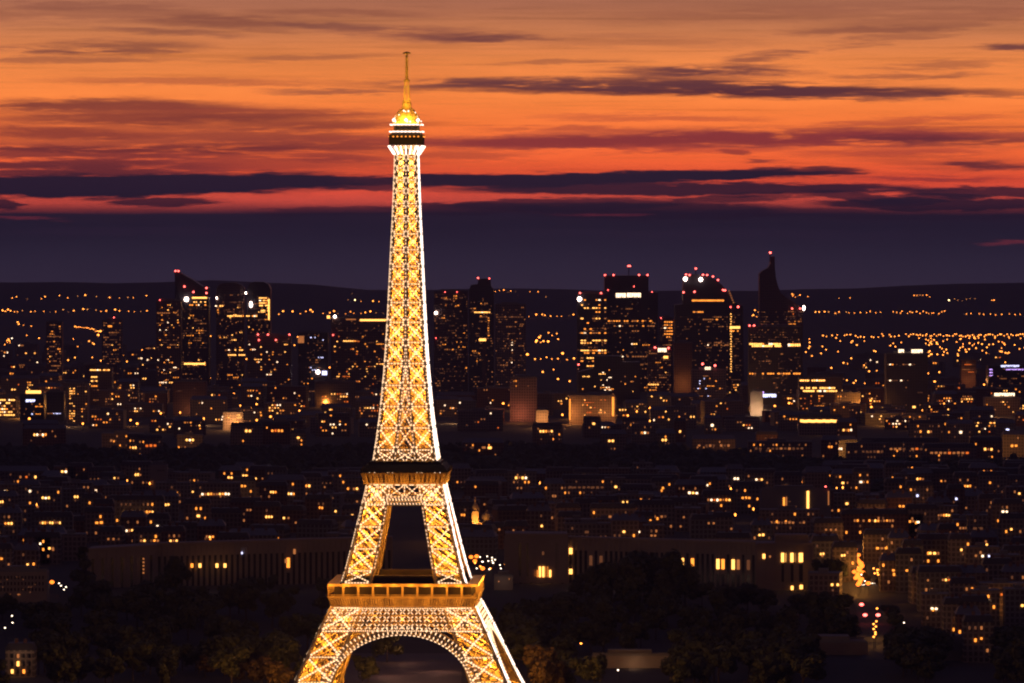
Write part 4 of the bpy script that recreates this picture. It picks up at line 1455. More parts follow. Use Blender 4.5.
# lit windows seen over the rooftops: px, py, width, number, colours, zone
ML = 'rooftops left of the iron tower'
MC = 'rooftops between iron tower and white stone palace'
MR = 'rooftops on the right beyond the palace'
EDGE_L = 'houses at the left edge of the wood'
EDGE_R = 'houses along the far edge of the wood'
CL = [
 (44, 435, 14, 5, 'gw', EDGE_L), (122, 441, 22, 6, 'd', EDGE_L), (136, 448, 5, 2, 'g', EDGE_L), (150, 446, 12, 3, 'oo', EDGE_L), (190, 440, 9, 3, 'gw', EDGE_L),
 (274, 431, 16, 5, 'ag', EDGE_L), (246, 431, 7, 2, 'g', EDGE_L), (298, 438, 4, 1, 'g', EDGE_L),
 (25, 477, 18, 6, 'ag', ML), (64, 472, 7, 2, 'gw', ML), (80, 476, 9, 4, 'w', ML), (128, 475, 4, 1, 'g', ML), (139, 475, 7, 3, 'g', ML), (230, 477.5, 6, 2, 'g', ML),
 (244, 476, 8, 3, 'wg', ML), (276, 478, 4, 1, 'w', ML), (244, 486, 6, 2, 'a', ML),
 (8, 491, 6, 2, 'wg', ML), (29, 491, 4, 2, 'w', ML), (77, 490, 13, 4, 'agr', ML), (97, 491, 3, 1, 'w', ML), (106, 491, 6, 2, 'a', ML), (46, 498, 9, 3, 'gw', ML),
 (74, 497, 5, 2, 'g', ML), (116, 498, 3, 1, 'g', ML), (173, 493, 14, 5, 'gw', ML), (160, 504.6, 17, 6, 'g', ML), (217, 494, 32, 11, 'wwga', ML), (273, 492, 7, 3, 'g', ML),
 (286, 494, 10, 4, 'wg', ML), (3, 502, 5, 2, 'g', ML), (92, 511, 3, 1, 'g', ML), (104, 512, 4, 1, 'g', ML), (136, 512, 31, 11, 'gwa', ML), (267, 517, 8, 3, 'g', ML), (246, 510, 6, 2, 'd', ML),
 (9, 524, 9, 3, 'gw', ML), (23, 520, 3, 1, 'g', ML), (52, 523, 22, 9, 'gw', ML), (99, 523, 9, 2, 'a', ML), (133, 531, 14, 5, 'wg', ML), (158, 527, 6, 2, 'w', ML), (197, 516, 5, 1, 'g', ML),
 (148, 541, 20, 6, 'dgw', ML), (173, 541, 9, 3, 'g', ML), (211, 537, 9, 3, 'g', ML), (48, 549, 14, 4, 'ga', ML), (37, 544, 3, 1, 'w', ML), (1, 559, 5, 2, 'a', ML), (26, 565, 3, 1, 'g', ML),
 (345, 484, 8, 3, 'g', ML), (352, 489, 12, 4, 'gwa', ML), (310, 486, 6, 2, 'ag', ML), (318, 508, 5, 2, 'a', ML),
 (547.5, 431.5, 14, 5, 'gw', EDGE_R), (592, 424, 4, 1, 'g', EDGE_R), (613.7, 441, 7, 2, 'g', EDGE_R), (635, 425, 8, 3, 'a', EDGE_R), (645, 433, 9, 3, 'aw', EDGE_R), (666, 440, 6, 2, 'g', EDGE_R),
 (713, 425.5, 4, 1, 'w', EDGE_R), (680, 431.5, 3, 1, 'g', EDGE_R), (714, 446, 33, 9, 'd', EDGE_R), (483, 448, 24, 4, 'dg', EDGE_R),
 (522, 478, 13, 4, 'gw', MC), (554, 496, 5, 2, 'd', MC), (615, 478, 5, 2, 'd', MC), (615, 487, 4, 1, 'g', MC), (643, 474, 3, 1, 'a', MC), (650, 479, 4, 1, 'w', MC), (669, 479, 10, 3, 'w', MC), (662, 488, 3, 1, 'a', MC),
 (704, 485, 4, 1, 'w', MC), (735, 479, 6, 2, 'w', MC), (691, 493, 11, 3, 'w', MC), (620, 487.5, 100, 22, 'f', MC), (635, 502.5, 28, 8, 'gwaw', MC), (719, 500, 24, 8, 'aw', MC), (559, 516.5, 4, 1, 'w', MC), (568, 517, 3, 1, 'd', MC),
 (613, 517, 22, 5, 'w', MC), (651, 516.5, 32, 9, 'd', MC), (539, 526, 3, 1, 'g', MC), (570, 527.5, 7, 2, 'g', MC), (578, 528, 3, 1, 'd', MC), (605, 532, 4, 1, 'g', MC), (625, 532, 4, 1, 'g', MC), (637, 532, 6, 2, 'gw', MC),
 (644, 527, 4, 1, 'a', MC), (516, 532.6, 5, 1, 'g', MC), (592, 532.5, 32, 4, 'f', MC), (654, 536, 7, 2, 'd', MC), (464, 515, 5, 2, 'a', MC),
 (847, 430.5, 10, 4, 'gw', EDGE_R), (767, 441, 5, 1, 'g', EDGE_R), (927, 432, 13, 5, 'ag', EDGE_R), (960, 432.5, 4, 1, 'w', EDGE_R), (1006, 430, 5, 1, 'c', EDGE_R), (940, 424, 14, 4, 'a', EDGE_R),
 (842.6, 448.6, 5, 2, 'w', EDGE_R), (830, 447, 5, 2, 'a', EDGE_R), (986, 449.5, 16, 5, 'g', EDGE_R), (1015, 446, 8, 2, 'a', EDGE_R), (900, 449, 60, 14, 'do', EDGE_R), (780, 449, 50, 12, 'df', EDGE_R), (868, 452, 30, 8, 'df', EDGE_R), (950, 453, 40, 9, 'od', EDGE_R),  # the long dim window rows stand in for street-lit boulevard fronts
 (761, 479.6, 8, 3, 'wg', MR), (751, 494, 16, 5, 'gw', MR), (748, 498, 10, 3, 'g', MR), (788, 486.5, 5, 2, 'g', MR), (845, 483, 4, 1, 'g', MR), (862, 482, 4, 1, 'w', MR), (917.5, 479, 8, 3, 'g', MR), (895, 478, 3, 1, 'a', MR), (905, 483, 3, 1, 'a', MR),
 (984, 478, 10, 4, 'gw', MR), (993, 483, 3, 1, 'a', MR), (966, 486, 10, 4, 'wg', MR), (1017, 493.5, 3, 1, 'g', MR), (920, 495.5, 3, 1, 'c', MR), (956, 499, 3, 1, 'c', MR), (895, 496, 7, 3, 'gw', MR), (899, 506.5, 7, 2, 'a', MR),
 (845, 504, 4, 1, 'g', MR), (940, 515.6, 18, 7, 'g', MR), (991, 507, 8, 3, 'd', MR), (1008, 512, 8, 2, 'w', MR), (875, 521, 44, 15, 'adg', MR), (905, 522, 20, 6, 'ga', MR), (921.6, 522.6, 5, 1, 'w', MR), (790, 522.6, 40, 11, 'd', MR),
 (965, 528, 9, 3, 'gw', MR), (978, 529, 12, 2, 'f', MR), (1015, 529.5, 3, 1, 'g', MR), (948, 541.5, 4, 1, 'g', MR), (983.5, 545, 3, 1, 'g', MR), (960.5, 550, 3, 1, 'g', MR), (762, 535.6, 7, 2, 'g', MR),
 (885, 548.4, 22, 5, 'g', MR), (899.5, 552, 3, 1, 'g', MR), (913, 552.5, 9, 3, 'g', MR), (936, 553.6, 9, 2, 'g', MR), (983, 556, 20, 6, 'wcw', MR), (1006, 563, 4, 1, 'g', MR), (1015, 563.5, 3, 1, 'g', MR),
 (825, 554.5, 5, 2, 'g', MR), (845, 555.5, 5, 2, 'g', MR), (893, 571, 4, 1, 'a', MR), (909, 571, 4, 1, 'a', MR),
 (940, 581.7, 27, 9, 'gaw', MR), (971, 587, 13, 4, 'w', MR), (998, 583, 13, 4, 'd', MR), (1004, 596, 24, 8, 'do', MR), (1015, 591, 3, 1, 'g', MR),
 (936, 610, 8, 2, 'w', MR), (975, 613, 9, 3, 'g', MR), (964, 602, 4, 1, 'g', MR), (957, 620.5, 9, 3, 'a', MR), (969, 623.5, 8, 2, 'g', MR), (985.6, 601.7, 3, 1, 'w', MR), (1020, 607, 4, 1, 'g', MR), (978.6, 639, 3, 1, 'a', MR),
]
PROT.extend([(850 + 12 * k / 12 + d, 544 + 42 * k / 12, 4100 - 50 * k) for k in range(13) for d in (-3, 3)])
PROT.extend([(875 + d, 574 + k * 4, 3600) for k in range(3) for d in (-3, 3)] + [(875, 642, 3030), (862, 605, 3250), (865, 623, 3150)])
for c in sorted(CL, key=lambda c: -c[1]):
    cluster(*c)

# the tall modern block with vertical lit stair windows
t = Tower('modern slab with tall glowing vertical stair window beyond the palace', 761, 831, 490, 4270, 16, CONC, name='modern_apartment_slab', cat='apartment block', group=None)
del_group = t.o
t.strip(806.8, 809, 491, 518, 'gold', 'stair_window'); t.strip(783, 784.8, 497.5, 508.5, 'amber', 'stair_window'); t.strip(785.8, 787, 497, 508.5, 'dim', 'stair_window'); t.strip(828, 829, 491, 505, 'dim', 'stair_window')
t.scatter(6, 765, 828, 494, 516, ('faint',)); t.beacon(825.5, 486.5, .45)
PROT.append((808, 517, 4270)); PROT.append((784, 508, 4270)); PROT.append((796, 516, 4270)); FOOT.append((px2(796, 4270), 4278, 27))
t = Tower('pale windowless concrete house left among the rooftops', 150, 167, 465, 4900, 12, STONE, name='town_house', cat='house', group=None)
t.scatter(5, y0=468, y1=474, kinds=('faint', 'pane')); FOOT.append((px2(158, 4900), 4906, 10))
t = Tower('pale gable wall house above the left palace wing', 188, 206, 522, 3980, 11, STONE, name='town_house', cat='house', group=None)
t.scatter(4, y0=525, y1=535, kinds=('faint', 'pane')); FOOT.append((px2(197, 3980), 3986, 8))


def fill(zone, x0, x1, Y0, Y1, n, hr, nl, kinds=('mansard', 'mansard', 'pitched', 'flat'), wr=(16, 34), cols=('dim', 'faint', 'amber', 'dim', 'gold'), lim=None):
    tries = 0; made = 0
    while made < n and tries < n * 30:
        tries += 1
        Y = R.uniform(Y0, Y1); px = R.uniform(x0, x1)
        w = R.uniform(*wr); d = R.uniform(12, 20); h = R.uniform(*hr)
        X = px2(px, Y)
        gz = hz(X, Y + d / 2); top = HY + (CZ - gz - h - 5) * F / Y
        if lim and top < lim(px): continue
        if not fits(X, Y + d / 2, w / 2) or hides(px, w / 2 * F / Y, top, Y): continue
        lits = []
        k = R.choice(nl)
        s = F / Y
        hp = 1.3 / s if Y > 5500 else .9 / s
        for i in range(k):
            fl = int(R.uniform(1, max(2, h / 3.3))) * 3.3 + .5
            cc = R.choice(cols)
            x = R.uniform(-.42, .42) * w
            for q in range(R.choice([1, 1, 1, 2, 3])):
                if x + q * 3.4 < w * .46:
                    lits.append((x + q * 3.4, min(fl, h - 1.5), max(1.2, hp * R.uniform(.5, 1.1)), max(1.3, hp * R.uniform(.6, 1.1)), cc if R.random() < .7 else R.choice(cols)))
        if Y > 5900:
            block(px, Y, w, d, h, R.choice(kinds), R.choice(WALLS), lits, zone=zone, rz=R.uniform(-.25, .25), cat='office block', name='office_block')
        else:
            block(px, Y, w, d, h, R.choice(kinds), R.choice(WALLS), lits, zone=zone, rz=R.uniform(-.25, .25))
        made += 1
    return made


BIG = (26, 52)
CITY = ('amber', 'gold', 'amber', 'dim', 'dim', 'faint', 'white', 'gold', 'orange', 'faint', 'dim')
fill('low blocks left of the slanted-roof tower', -20, 165, 6150, 7500, 44, (14, 36), [6, 9, 13, 16], ('flat', 'flat', 'pitched'), BIG, CITY)
fill('low blocks between twin round towers and iron tower', 165, 385, 6150, 7350, 44, (14, 34), [6, 9, 13, 16], ('flat', 'flat', 'pitched'), BIG, CITY)
fill('low blocks right beside the iron tower', 440, 575, 6250, 7200, 16, (12, 28), [3, 5, 7], ('flat', 'flat', 'pitched'), BIG, CITY)
fill('low blocks below the massive sign-topped tower', 575, 745, 6150, 7000, 26, (12, 26), [4, 6, 8], ('flat', 'flat', 'pitched'), BIG, CITY)
fill('low blocks right of the fin tower', 745, 1035, 6150, 7400, 40, (12, 26), [6, 9, 12], ('flat', 'flat', 'pitched'), BIG, CITY)
fill('far suburb blocks on the left plain', -10, 160, 7700, 9800, 30, (14, 30), [3, 5, 7], ('flat',), BIG, CITY)
fill('far suburb blocks on the right plain', 805, 1035, 7600, 9500, 24, (12, 26), [1, 2, 3], ('flat',), BIG, CITY)
fill(ML, -10, 360, 3600, 4950, 56, (13, 20), [0, 1, 2, 3], lim=lambda p: 462)
fill(MC, 455, 755, 3620, 4980, 48, (13, 20), [0, 1, 1, 2], lim=lambda p: 462)
fill(MR, 815, 1035, 3300, 5100, 52, (13, 20), [0, 1, 2, 3], lim=lambda p: 458)

# ------------------------------------------------------------------ the palace in front: long stone wings with tall windows
def palace_part(parent, x0, x1, ytop0, ytop1, Y0, Y1, depth, pitch, lit, base=0, wtop=5, wbot=30, cornice=1.2, name='wing'):
    """a wing from px x0 to x1, at distance Y0 on its left end to Y1 on its right end"""
    wall = MB(); pil = MB(); cor = MB()
    n = max(2, int(round((x1 - x0) / pitch)))
    pts = []
    for i in range(n + 1):
        u = i / n
        px = x0 + (x1 - x0) * u
        Y = Y0 + (Y1 - Y0) * u
        yt = ytop0 + (ytop1 - ytop0) * u
        pts.append(Vector((px2(px, Y), Y, pz(yt, Y))))
    out = []
    o = wall.build(name, STONE, parent) if False else None
    for a, b_ in zip(pts, pts[1:]):
        wall.hexa([(a.x, a.y, -1), (b_.x, b_.y, -1), (b_.x, b_.y + depth, -1), (a.x, a.y + depth, -1),
                   a, b_, (b_.x, b_.y + depth, b_.z), (a.x, a.y + depth, a.z)])
        cor.hexa([(a.x, a.y - .9, a.z - cornice), (b_.x, b_.y - .9, b_.z - cornice), (b_.x, b_.y - .01, b_.z - cornice), (a.x, a.y - .01, a.z - cornice),
                  (a.x, a.y - .9, a.z + .3), (b_.x, b_.y - .9, b_.z + .3), (b_.x, b_.y - .01, b_.z + .3), (a.x, a.y - .01, a.z + .3)])
    for p in pts:
        pil.box(p.x - .45, p.y - .75, 0, p.x + .45, p.y, p.z - cornice - .02)
    wo = wall.build(name, PALST, parent)
    pil.build('pilaster', PALST, wo)
    cor.build('cornice', PALST, wo)
    for i, (a, b_) in enumerate(zip(pts, pts[1:])):
        m = (a + b_) / 2
        px = 512 + m.x / m.y * F
        k = 'pane'
        for lx_, kk in lit:
            if abs(px - lx_) <= pitch / 2:
                k = kk
        zt = m.z - wtop; zb = m.z - wbot
        ang = math.atan2(b_.y - a.y, b_.x - a.x)
        if k == 'pane':
            q = link('window', UNIT['pane'], wo, (m.x, m.y - .12, (zt + zb) / 2), (1.5, .3, zt - zb), ang)
        else:
            q = link('window', UNIT[k], wo, (m.x, m.y - .16, zt - 6), (1.9, .4, 6), ang)
            q = link('window', UNIT['pane'], wo, (m.x, m.y - .12, (zt + zb) / 2 - 6), (1.9, .3, zt - zb - 12.2), ang)
    return wo


PR = thing('palace', 'long pale stone palace wing with two end pavilions and lit tall windows, right of iron tower', 'palace', (0, 0, 0), 0, 'wings of the stone palace')
palace_part(PR, 568, 756, 537, 542, 3450, 3400, 16, 5.1, [(676, 'amber'), (684, 'gold'), (692, 'amber'), (716, 'gold'), (723, 'amber'), (731, 'gold'), (737, 'dim'), (747, 'faint'), (600, 'faint'), (590, 'faint')], wtop=8)
pa = palace_part(PR, 505, 567.5, 533.5, 534, 3440, 3440, 30, 10.5, [], wtop=30, wbot=36, name='pavilion')
pb = palace_part(PR, 756.5, 813, 543.5, 543.5, 3385, 3385, 30, 9.4, [], wtop=30, wbot=36, name='pavilion')
pc = palace_part(PR, 776, 808, 535, 535, 3388, 3388, 20, 8, [], wtop=20, wbot=21, name='pavilion')


def pal_win(parent, px, y0, y1, wpx, Y, k):
    s = F / Y
    link('window', UNIT[k], parent, (px2(px, Y), Y - .3, pz((y0 + y1) / 2, Y)), (wpx / s, .5, (y1 - y0) / s))
    PROT.append((px, y0 + 1, Y))


for i in range(5):
    pal_win(pa, 536.5 + i * 3.4, 566.5 if 0 < i < 4 else 570, 577, 2.0, 3440, ['amber', 'gold', 'gold', 'amber', 'gold'][i])
pal_win(pa, 543, 551.5, 555, 2, 3440, 'faint')
for x in (520, 527, 557):
    pal_win(pa, x, 543, 576, 2.2, 3440, 'pane')
WL = palace_part  # noqa
for y0, y1 in ((548, 554), (569, 574)):
    pal_win(PR, 570.7, y0, y1, 3.2, 3448, 'gold')
for x in (783.5, 792.7, 801.2):
    pal_win(pb, x, 553, 562, 4.6, 3385, 'gold')
    pal_win(pb, x, 564, 582, 4.0, 3385, 'pane')
pal_win(pb, 764.4, 554, 558.5, 3.6, 3385, 'gold'); pal_win(pb, 770, 555.5, 557.5, 1.6, 3385, 'dim')
pal_win(pb, 792.7, 586, 596, 3.6, 3385, 'gold'); pal_win(pb, 801.2, 585, 589, 3, 3385, 'gold')

PLF = thing('palace', 'long dark stone palace wing with few lit windows, left of iron tower', 'palace', (0, 0, 0), 0, 'wings of the stone palace')
pd = palace_part(PLF, 88, 156, 549, 545, 3400, 3405, 30, 9.7, [], wtop=6, wbot=28, name='pavilion')
palace_part(PLF, 156.5, 392, 543.5, 537, 3412, 3450, 16, 5.6, [(286, 'amber')], wtop=8)
for y in (558, 561.5, 565, 568.5, 572):
    pal_win(pd, 143.5, y, y + 1.6, 1.6, 3401, 'dim')
for x, k in ((192, 'amber'), (200, 'gold'), (217, 'gold'), (225, 'gold')):
    pal_win(PLF, x, 563.5, 567.5, 2.6, 3415, k)
pal_win(PLF, 294.5, 549, 554, 2.4, 3430, 'dim'); pal_win(PLF, 286, 559, 563, 2.4, 3430, 'dim'); pal_win(PLF, 242, 552, 554, 1.2, 3425, 'cold')

# front left houses, bottom right blocks, low lit wall
def tower_house(label, x0, x1, yt, Y, d, m, sc, **k):
    t = Tower(label, x0, x1, yt, Y, d, m, name=k.get('name', 'mansion_block'), cat=k.get('cat', 'apartment block'), group=None)
    FOOT.append((px2((x0 + x1) / 2, Y), Y + d / 2, (x1 - x0) / 2 / F * Y))
    t.scatter(*sc)
    return t


t = tower_house('stone mansion block with rows of small windows at the left border', -6, 47, 572, 3300, 16, STONE, (3, 5, 44, 592, 596, ('dim', 'faint')))
for r_ in range(3):
    for i in range(13):
        t.lit(1 + i * 3.5, 577.5 + r_ * 6, 1.3, 3.2, 'pane')
t.scatter(14, 0, 44, 577, 592, ('faint', 'pane', 'faint'), 0)
t_o = block(20, 2900, 15, 14, 14, 'mansard', WALLS[1], [(-4, 3, 1.2, 2, 'gold'), (-1, 3, 1.2, 2, 'pane'), (2, 3, 1.2, 2, 'amber'), (5, 3, 1.2, 2, 'pane'), (-4, 7, 1.2, 2.4, 'pane'), (-1, 7, 1.2, 2.4, 'gold'), (2, 7, 1.2, 2.4, 'pane'),
           (5, 7, 1.2, 2.4, 'pane'), (-4, 11, 1.2, 2, 'pane'), (-1, 11, 1.2, 2, 'dim'), (2, 11, 1.2, 2, 'pane'), (5, 11, 1.2, 2, 'pane')], cat='house', name='mansion')
REG.pop(); t_o['label'] = 'faintly white-lit ornate house at the lower left border'
FLOODS2 = [((20, 652), 2900, 600, (1, .62, .42))]
t = tower_house('wide flat-roofed block with a lit parapet at the lower right', 797, 868, 643, 3050, 30, STONE_D, (3, 800, 866, 655, 675, ('dim', 'amber', 'faint')))
t = tower_house('dark long block with four amber windows at the lower right corner', 916, 1034, 642, 3010, 24, CONC, (3, 930, 1020, 668, 678, ('faint', 'dim')))
for x, k in ((952.6, 'gold'), (959, 'dim'), (969.5, 'amber'), (976.5, 'gold'), (1009, 'faint')):
    t.lit(x, 662.5, 2.4, 3, k)
t.lit(919, 666, 2, 2.6, 'dim')
t = tower_house('brown corner house with blank gable beside the glowing avenue', 889, 915, 586, 3380, 16, STONE_D, (3, 892, 912, 592, 604, ('faint', 'dim')))
t = tower_house('long low pale garden wall building lit from the front below the palace', 592, 672, 656, 2960, 10, STONE, (2, 600, 660, 660, 664, ('faint',)), name='garden_pavilion', cat='pavilion')
FLOODS2.append(((634, 664), 2960, 1100, (1, .55, .3)))
PROT.append((634, 664, 2960)); PROT.append((616, 664, 2960)); PROT.append((652, 664, 2960))
t = tower_house('small pale lit gatehouse left of the right palace pavilion', 494, 513, 576.5, 3380, 10, STONE, (2, 498, 510, 579, 582, ('dim',)), name='gatehouse', cat='house')
FLOODS2.append(((503, 580), 3380, 300, (1, .72, .6)))
PROT.append((503, 581, 3380))

# floodlit church with a small dome
chY = 3900
ch = thing('church', 'orange floodlit church with a pointed dome beyond the palace', 'church', (px2(482, chY), chY, hz(0, chY)))
s = chY / F
gz = hz(0, chY)
mb = MB(); mb.box(-12 * s, 0, 0, 12 * s, 14, pz(523, chY) - gz); mb.build('nave', STONE, ch)
mb = MB(); mb.box(-10 * s, -3, 0, -3.5 * s, 4, pz(511, chY) - gz)
tb = mb.build('bell_tower', STONE, ch)
mb = MB(); zt = pz(511, chY) - gz
mb.lathe([(2.6, zt), (2.5, zt + 2), (1.7, zt + 4.2), (.7, zt + 6), (.5, zt + 8.5), (.1, zt + 10)], 10, -6.75 * s, .5)
mb.build('dome', STONE, tb)
mb = MB(); zt = pz(521, chY) - gz
mb.lathe([(4.6, zt), (4.3, zt + 2), (3.2, zt + 4.4), (1.2, zt + 6), (.2, zt + 8)], 12, 5 * s, 7); mb.build('cupola', ZINC, ch)
for x, z in ((-6.8, 12), (-6.8, 8), (6, 8), (9, 9), (2, 6)):
    window(ch, x * s, z, .9, 2.4, 'gold', -3.2 if x < -5 else -.3)
PROT.append((476, 505, chY)); PROT.extend([(x, 537, chY) for x in (471, 477, 483, 489, 494)]); PROT.append((490, 530, chY)); PROT.append((478, 530, chY))
FOOT.append((px2(482, chY), chY + 6, 14))
FLOODS2 += [((477, 532), chY - 2, 40000, (1, .34, .045)), ((490, 536), chY, 50000, (1, .34, .045)), ((474, 520), chY - 2, 14000, (1, .36, .05))]
for (px, py), Y, pw, c in FLOODS2:
    ld = bpy.data.lights.new('facade_floodlight', 'POINT'); ld.energy = pw * .5; ld.color = c; ld.shadow_soft_size = .6
    lo = bpy.data.objects.new('facade_floodlight', ld); COL.objects.link(lo); lo.location = (px2(px, Y), Y - 7, pz(py, Y))

# ------------------------------------------------------------------ street lamps
def lamp_mesh(name, gm, k=1.0, r=.55):
    mb = MB()
    mb.beam((0, 0, -1), (0, 0, 8 - r), .16 * k, 0)
    mb.lathe([(r * .3, 8 - r * .8), (r, 8 - r * .3), (r, 8 + r * .3), (r * .4, 8 + r * .8)], 8, 0, 0, 1)
    return mb.mesh(name, [METAL, gm])


LM = {'a': lamp_mesh('street_lamp', LAMPG), 'w': lamp_mesh('street_lamp', LAMPW, 1, .42), 'A': lamp_mesh('street_lamp', LAMPG, 2, 1.6), 'W': lamp_mesh('street_lamp', LAMPW, 2, 1.3), 'F': lamp_mesh('street_lamp', FIELD, 2, 1.6),
      'o': lamp_mesh('street_lamp', LAMPO, 1, 1.35), 'r': lamp_mesh('street_lamp', MATS['lit_red'], 1, .6), 'D': lamp_mesh('street_lamp', glow('weak_sodium_lamp', (1, .36, .08), 2.2), 2, 1.2)}
LN = [0]
FARV = MB()


def put_lamp(px, py, code, label, group):
    Y = depth_for(px, py, 8.0)
    if code in 'AWFD' and Y < 5600:
        code = {'A': 'a', 'W': 'w', 'F': 'w', 'D': 'a'}[code]
    X = px2(px, Y)
    if LN[0] < 300:
        o = link('street_lamp', LM[code], None, (X, Y, hz(X, Y)), (R.choice([.55, .7, .85, 1, 1.1, 1.35]),) * 3 if code in 'AD' else None)
        tag(o, label, 'street lamp', group)
        LN[0] += 1
    else:
        r = (1.2 if Y > 5600 else .6) * R.uniform(.6, 1.2); z = hz(X, Y)
        FARV.beam((X, Y, z - 1), (X, Y, z + 7), .3, 0)
        FARV.lathe([(r * .3, z + 7), (r, z + 7.7), (r, z + 8.4), (r * .4, z + 9.2)], 6, X, Y, 1)
    if Y < 5200:
        PROT.append((px, py, Y))


def lamps(specs, label, group):
    for sp_ in specs:
        put_lamp(*sp_, label, group)


def row(x0, x1, y, n, code, jx=1.5, jy=.8, slope=0.0):
    return [(x0 + (x1 - x0) * (i + .5) / n + R.uniform(-jx, jx), y + slope * i + R.uniform(-jy, jy), code if R.random() < .8 else 'D' if code == 'A' else code) for i in range(n)]


# near ones first
G = 'white lamps on the square beyond the iron tower'
lamps([(472 + R.uniform(-1, 33), R.choice([557, 561, 564, 568, 570]) + R.uniform(-1.5, 1.5), R.choice('wwwwao')) for i in range(22)], 'small white street lamp among the bright cluster right of the iron tower leg', G)
lamps([(52, 582.5, 'o'), (59, 584, 'w'), (61, 586, 'w'), (66, 587, 'w'), (64, 590, 'w')], 'bright white street lamp at the dark tree edge beside the left mansion block', 'white lamps by the mansion block')
lamps([(12, 617, 'w'), (12.5, 623, 'w'), (5, 628, 'w'), (15, 655, 'w')], 'white street lamp near the lower left border beside dark trees', 'lamps at the lower left')
G = 'lamps of the glowing orange avenue'
av = []
for i in range(56):
    u = i / 55
    y = 545 + 40 * u
    av.append((852 + 9 * u + R.uniform(-2 - 3 * u, 3 + 5 * u), y, R.choice('ooooooaow')))
for i in range(7):
    av.append((876 + R.uniform(-4, 4), 570 + R.uniform(-4, 8), 'a'))
lamps(av, 'sodium street lamp in the blazing orange avenue right of the palace', G)
lamps([(875 + R.uniform(-1.5, 1.5), 622 + i * 2.6, 'a') for i in range(7)], 'sodium street lamp in the short glowing lane below the red signals', 'lamps of the short lane')
lamps([(877, 609, 'a')], 'lone amber street lamp just above the right red signal', None)
lamps([(581, 643.5, 'a'), (618, 671, 'w')], 'lone street lamp among dark garden trees left of the low pale wall', 'lone lamps in the garden')
lamps([(904, 623.6, 'w')], 'lone white street lamp left of the dark trees at lower right', None)
lamps([(851 + i * 6 + R.uniform(-1, 1), 521.5 - .4 * i + R.uniform(-.6, .6), 'a') for i in range(13)], 'small sodium lamp in the curved boulevard row beyond the avenue', 'lamps of the curved boulevard')
# far plains
lamps(row(5, 150, 297, 15, 'A', 4, 1.2), 'tiny amber lamp in the topmost dotted row on the left hillside', 'topmost hillside lamp row on the left')
lamps(row(0, 18, 311, 7, 'A') + row(20, 150, 311, 20, 'A', 1.6, .6), 'tiny amber lamp in the long dotted line at the foot of the left hills', 'long lamp line on the left')
lamps([(75 + i * 1.7, 326.5 - 1.2 * sin(i * .2) + .028 * i * i, 'A') for i in range(16)], 'tiny amber lamp of the curved bright bridge on the far left', 'lamps on the curved bridge')
lamps([(12 + R.uniform(-10, 5), 339 + R.uniform(-2, 2), 'A') for i in range(5)] + [(12, 338.5, 'W')], 'bright amber lamp in the knot of lights at the left border', 'lamp knot at the left border')
lamps([(R.uniform(15, 155), R.uniform(322, 352), 'A') for i in range(14)], 'scattered amber lamp between blocks on the left plain', 'scattered lamps on the left plain')
lamps([(355, 300, 'F'), (361, 300, 'A'), (373, 302, 'A'), (379, 301, 'A'), (348, 299, 'D'), (352, 293, 'D')] + row(277, 330, 312, 9, 'A', 3, 2) + row(330, 385, 312, 10, 'A', 2, 1.2), 'tiny amber lamp on the plain just left of the iron tower shaft', 'lamps left of the shaft')
lamps(row(494, 517, 290.5, 6, 'A', .8, .7) + [(530, 290.5, 'A'), (538, 291.5, 'A'), (546, 297, 'D')], 'tiny amber lamp on the ridge between stepped-cap tower and striped slab', 'ridge lamps in the middle')
lamps(row(528, 576, 315, 9, 'A', 2, 1), 'amber lamp in the dotted row between stepped-cap tower and striped slab', 'middle lamp row')
lamps([(548 + R.uniform(-12, 12), 339 + R.uniform(-7, 5), 'A') for i in range(12)] + row(526, 577, 356, 9, 'A', 2, 2.5), 'amber lamp in the loose cluster left of the striped slab', 'middle lamp cluster')
lamps([(740 + R.uniform(0, 22), 314 + R.uniform(-4, 4), 'A') for i in range(9)], 'amber lamp in the small cluster between slim tower and fin tower', 'lamps beside the fin tower')
lamps([(792 + R.uniform(-6, 18), 295 + R.uniform(-1.5, 2), 'A') for i in range(7)] + [(839, 297, 'A'), (850, 297, 'A'), (949, 300.5, 'F')] + row(913, 931, 295, 6, 'A', .6, 1) + row(952, 976, 299, 6, 'D', 1, 1) + [(992, 299.5, 'A'), (994, 300.5, 'A')],
      'tiny lamp in the topmost broken row on the right hillside', 'topmost hillside lamp row on the right')
lamps(row(811, 885, 312.5, 14, 'A', 2, .8) + row(892, 946, 312.5, 17, 'A', 1.2, 1.3) + row(963, 1024, 314.5, 10, 'A', 1.2, 1), 'tiny amber lamp in the long dotted line at the foot of the right hills', 'long lamp line on the right')
lamps(row(908, 1026, 335.5, 52, 'A', .8, 1.2), 'amber lamp in the densest bright band on the right plain', 'dense lamp band on the right')
lamps(row(822, 906, 336, 22, 'A', 2, 2), 'amber lamp in the looser left part of the bright plain band', 'left part of the lamp band')
lamps([(843.5, 363, 'F')], 'single dazzling star-like floodlight on the right plain', None)
lamps([(R.uniform(925, 1026), R.uniform(338, 357), 'A') for i in range(80)], 'amber lamp scattered below the dense bright band at right', 'scattered lamps below the band')
lamps([(R.uniform(800, 925), R.uniform(338, 354), 'A') for i in range(22)] + [(862 + 14 * cos(a * .35), 363 - 7 * sin(a * .35), 'A') for a in range(9)] + row(806, 812, 352, 4, 'A', 1, 6) + [(R.uniform(925, 940), R.uniform(366, 386), 'A') for i in range(9)] + [(R.uniform(865, 888), R.uniform(370, 408), 'A') for i in range(12)],
      'amber lamp scattered around the white-sign slab', 'lamps around the white-sign slab')
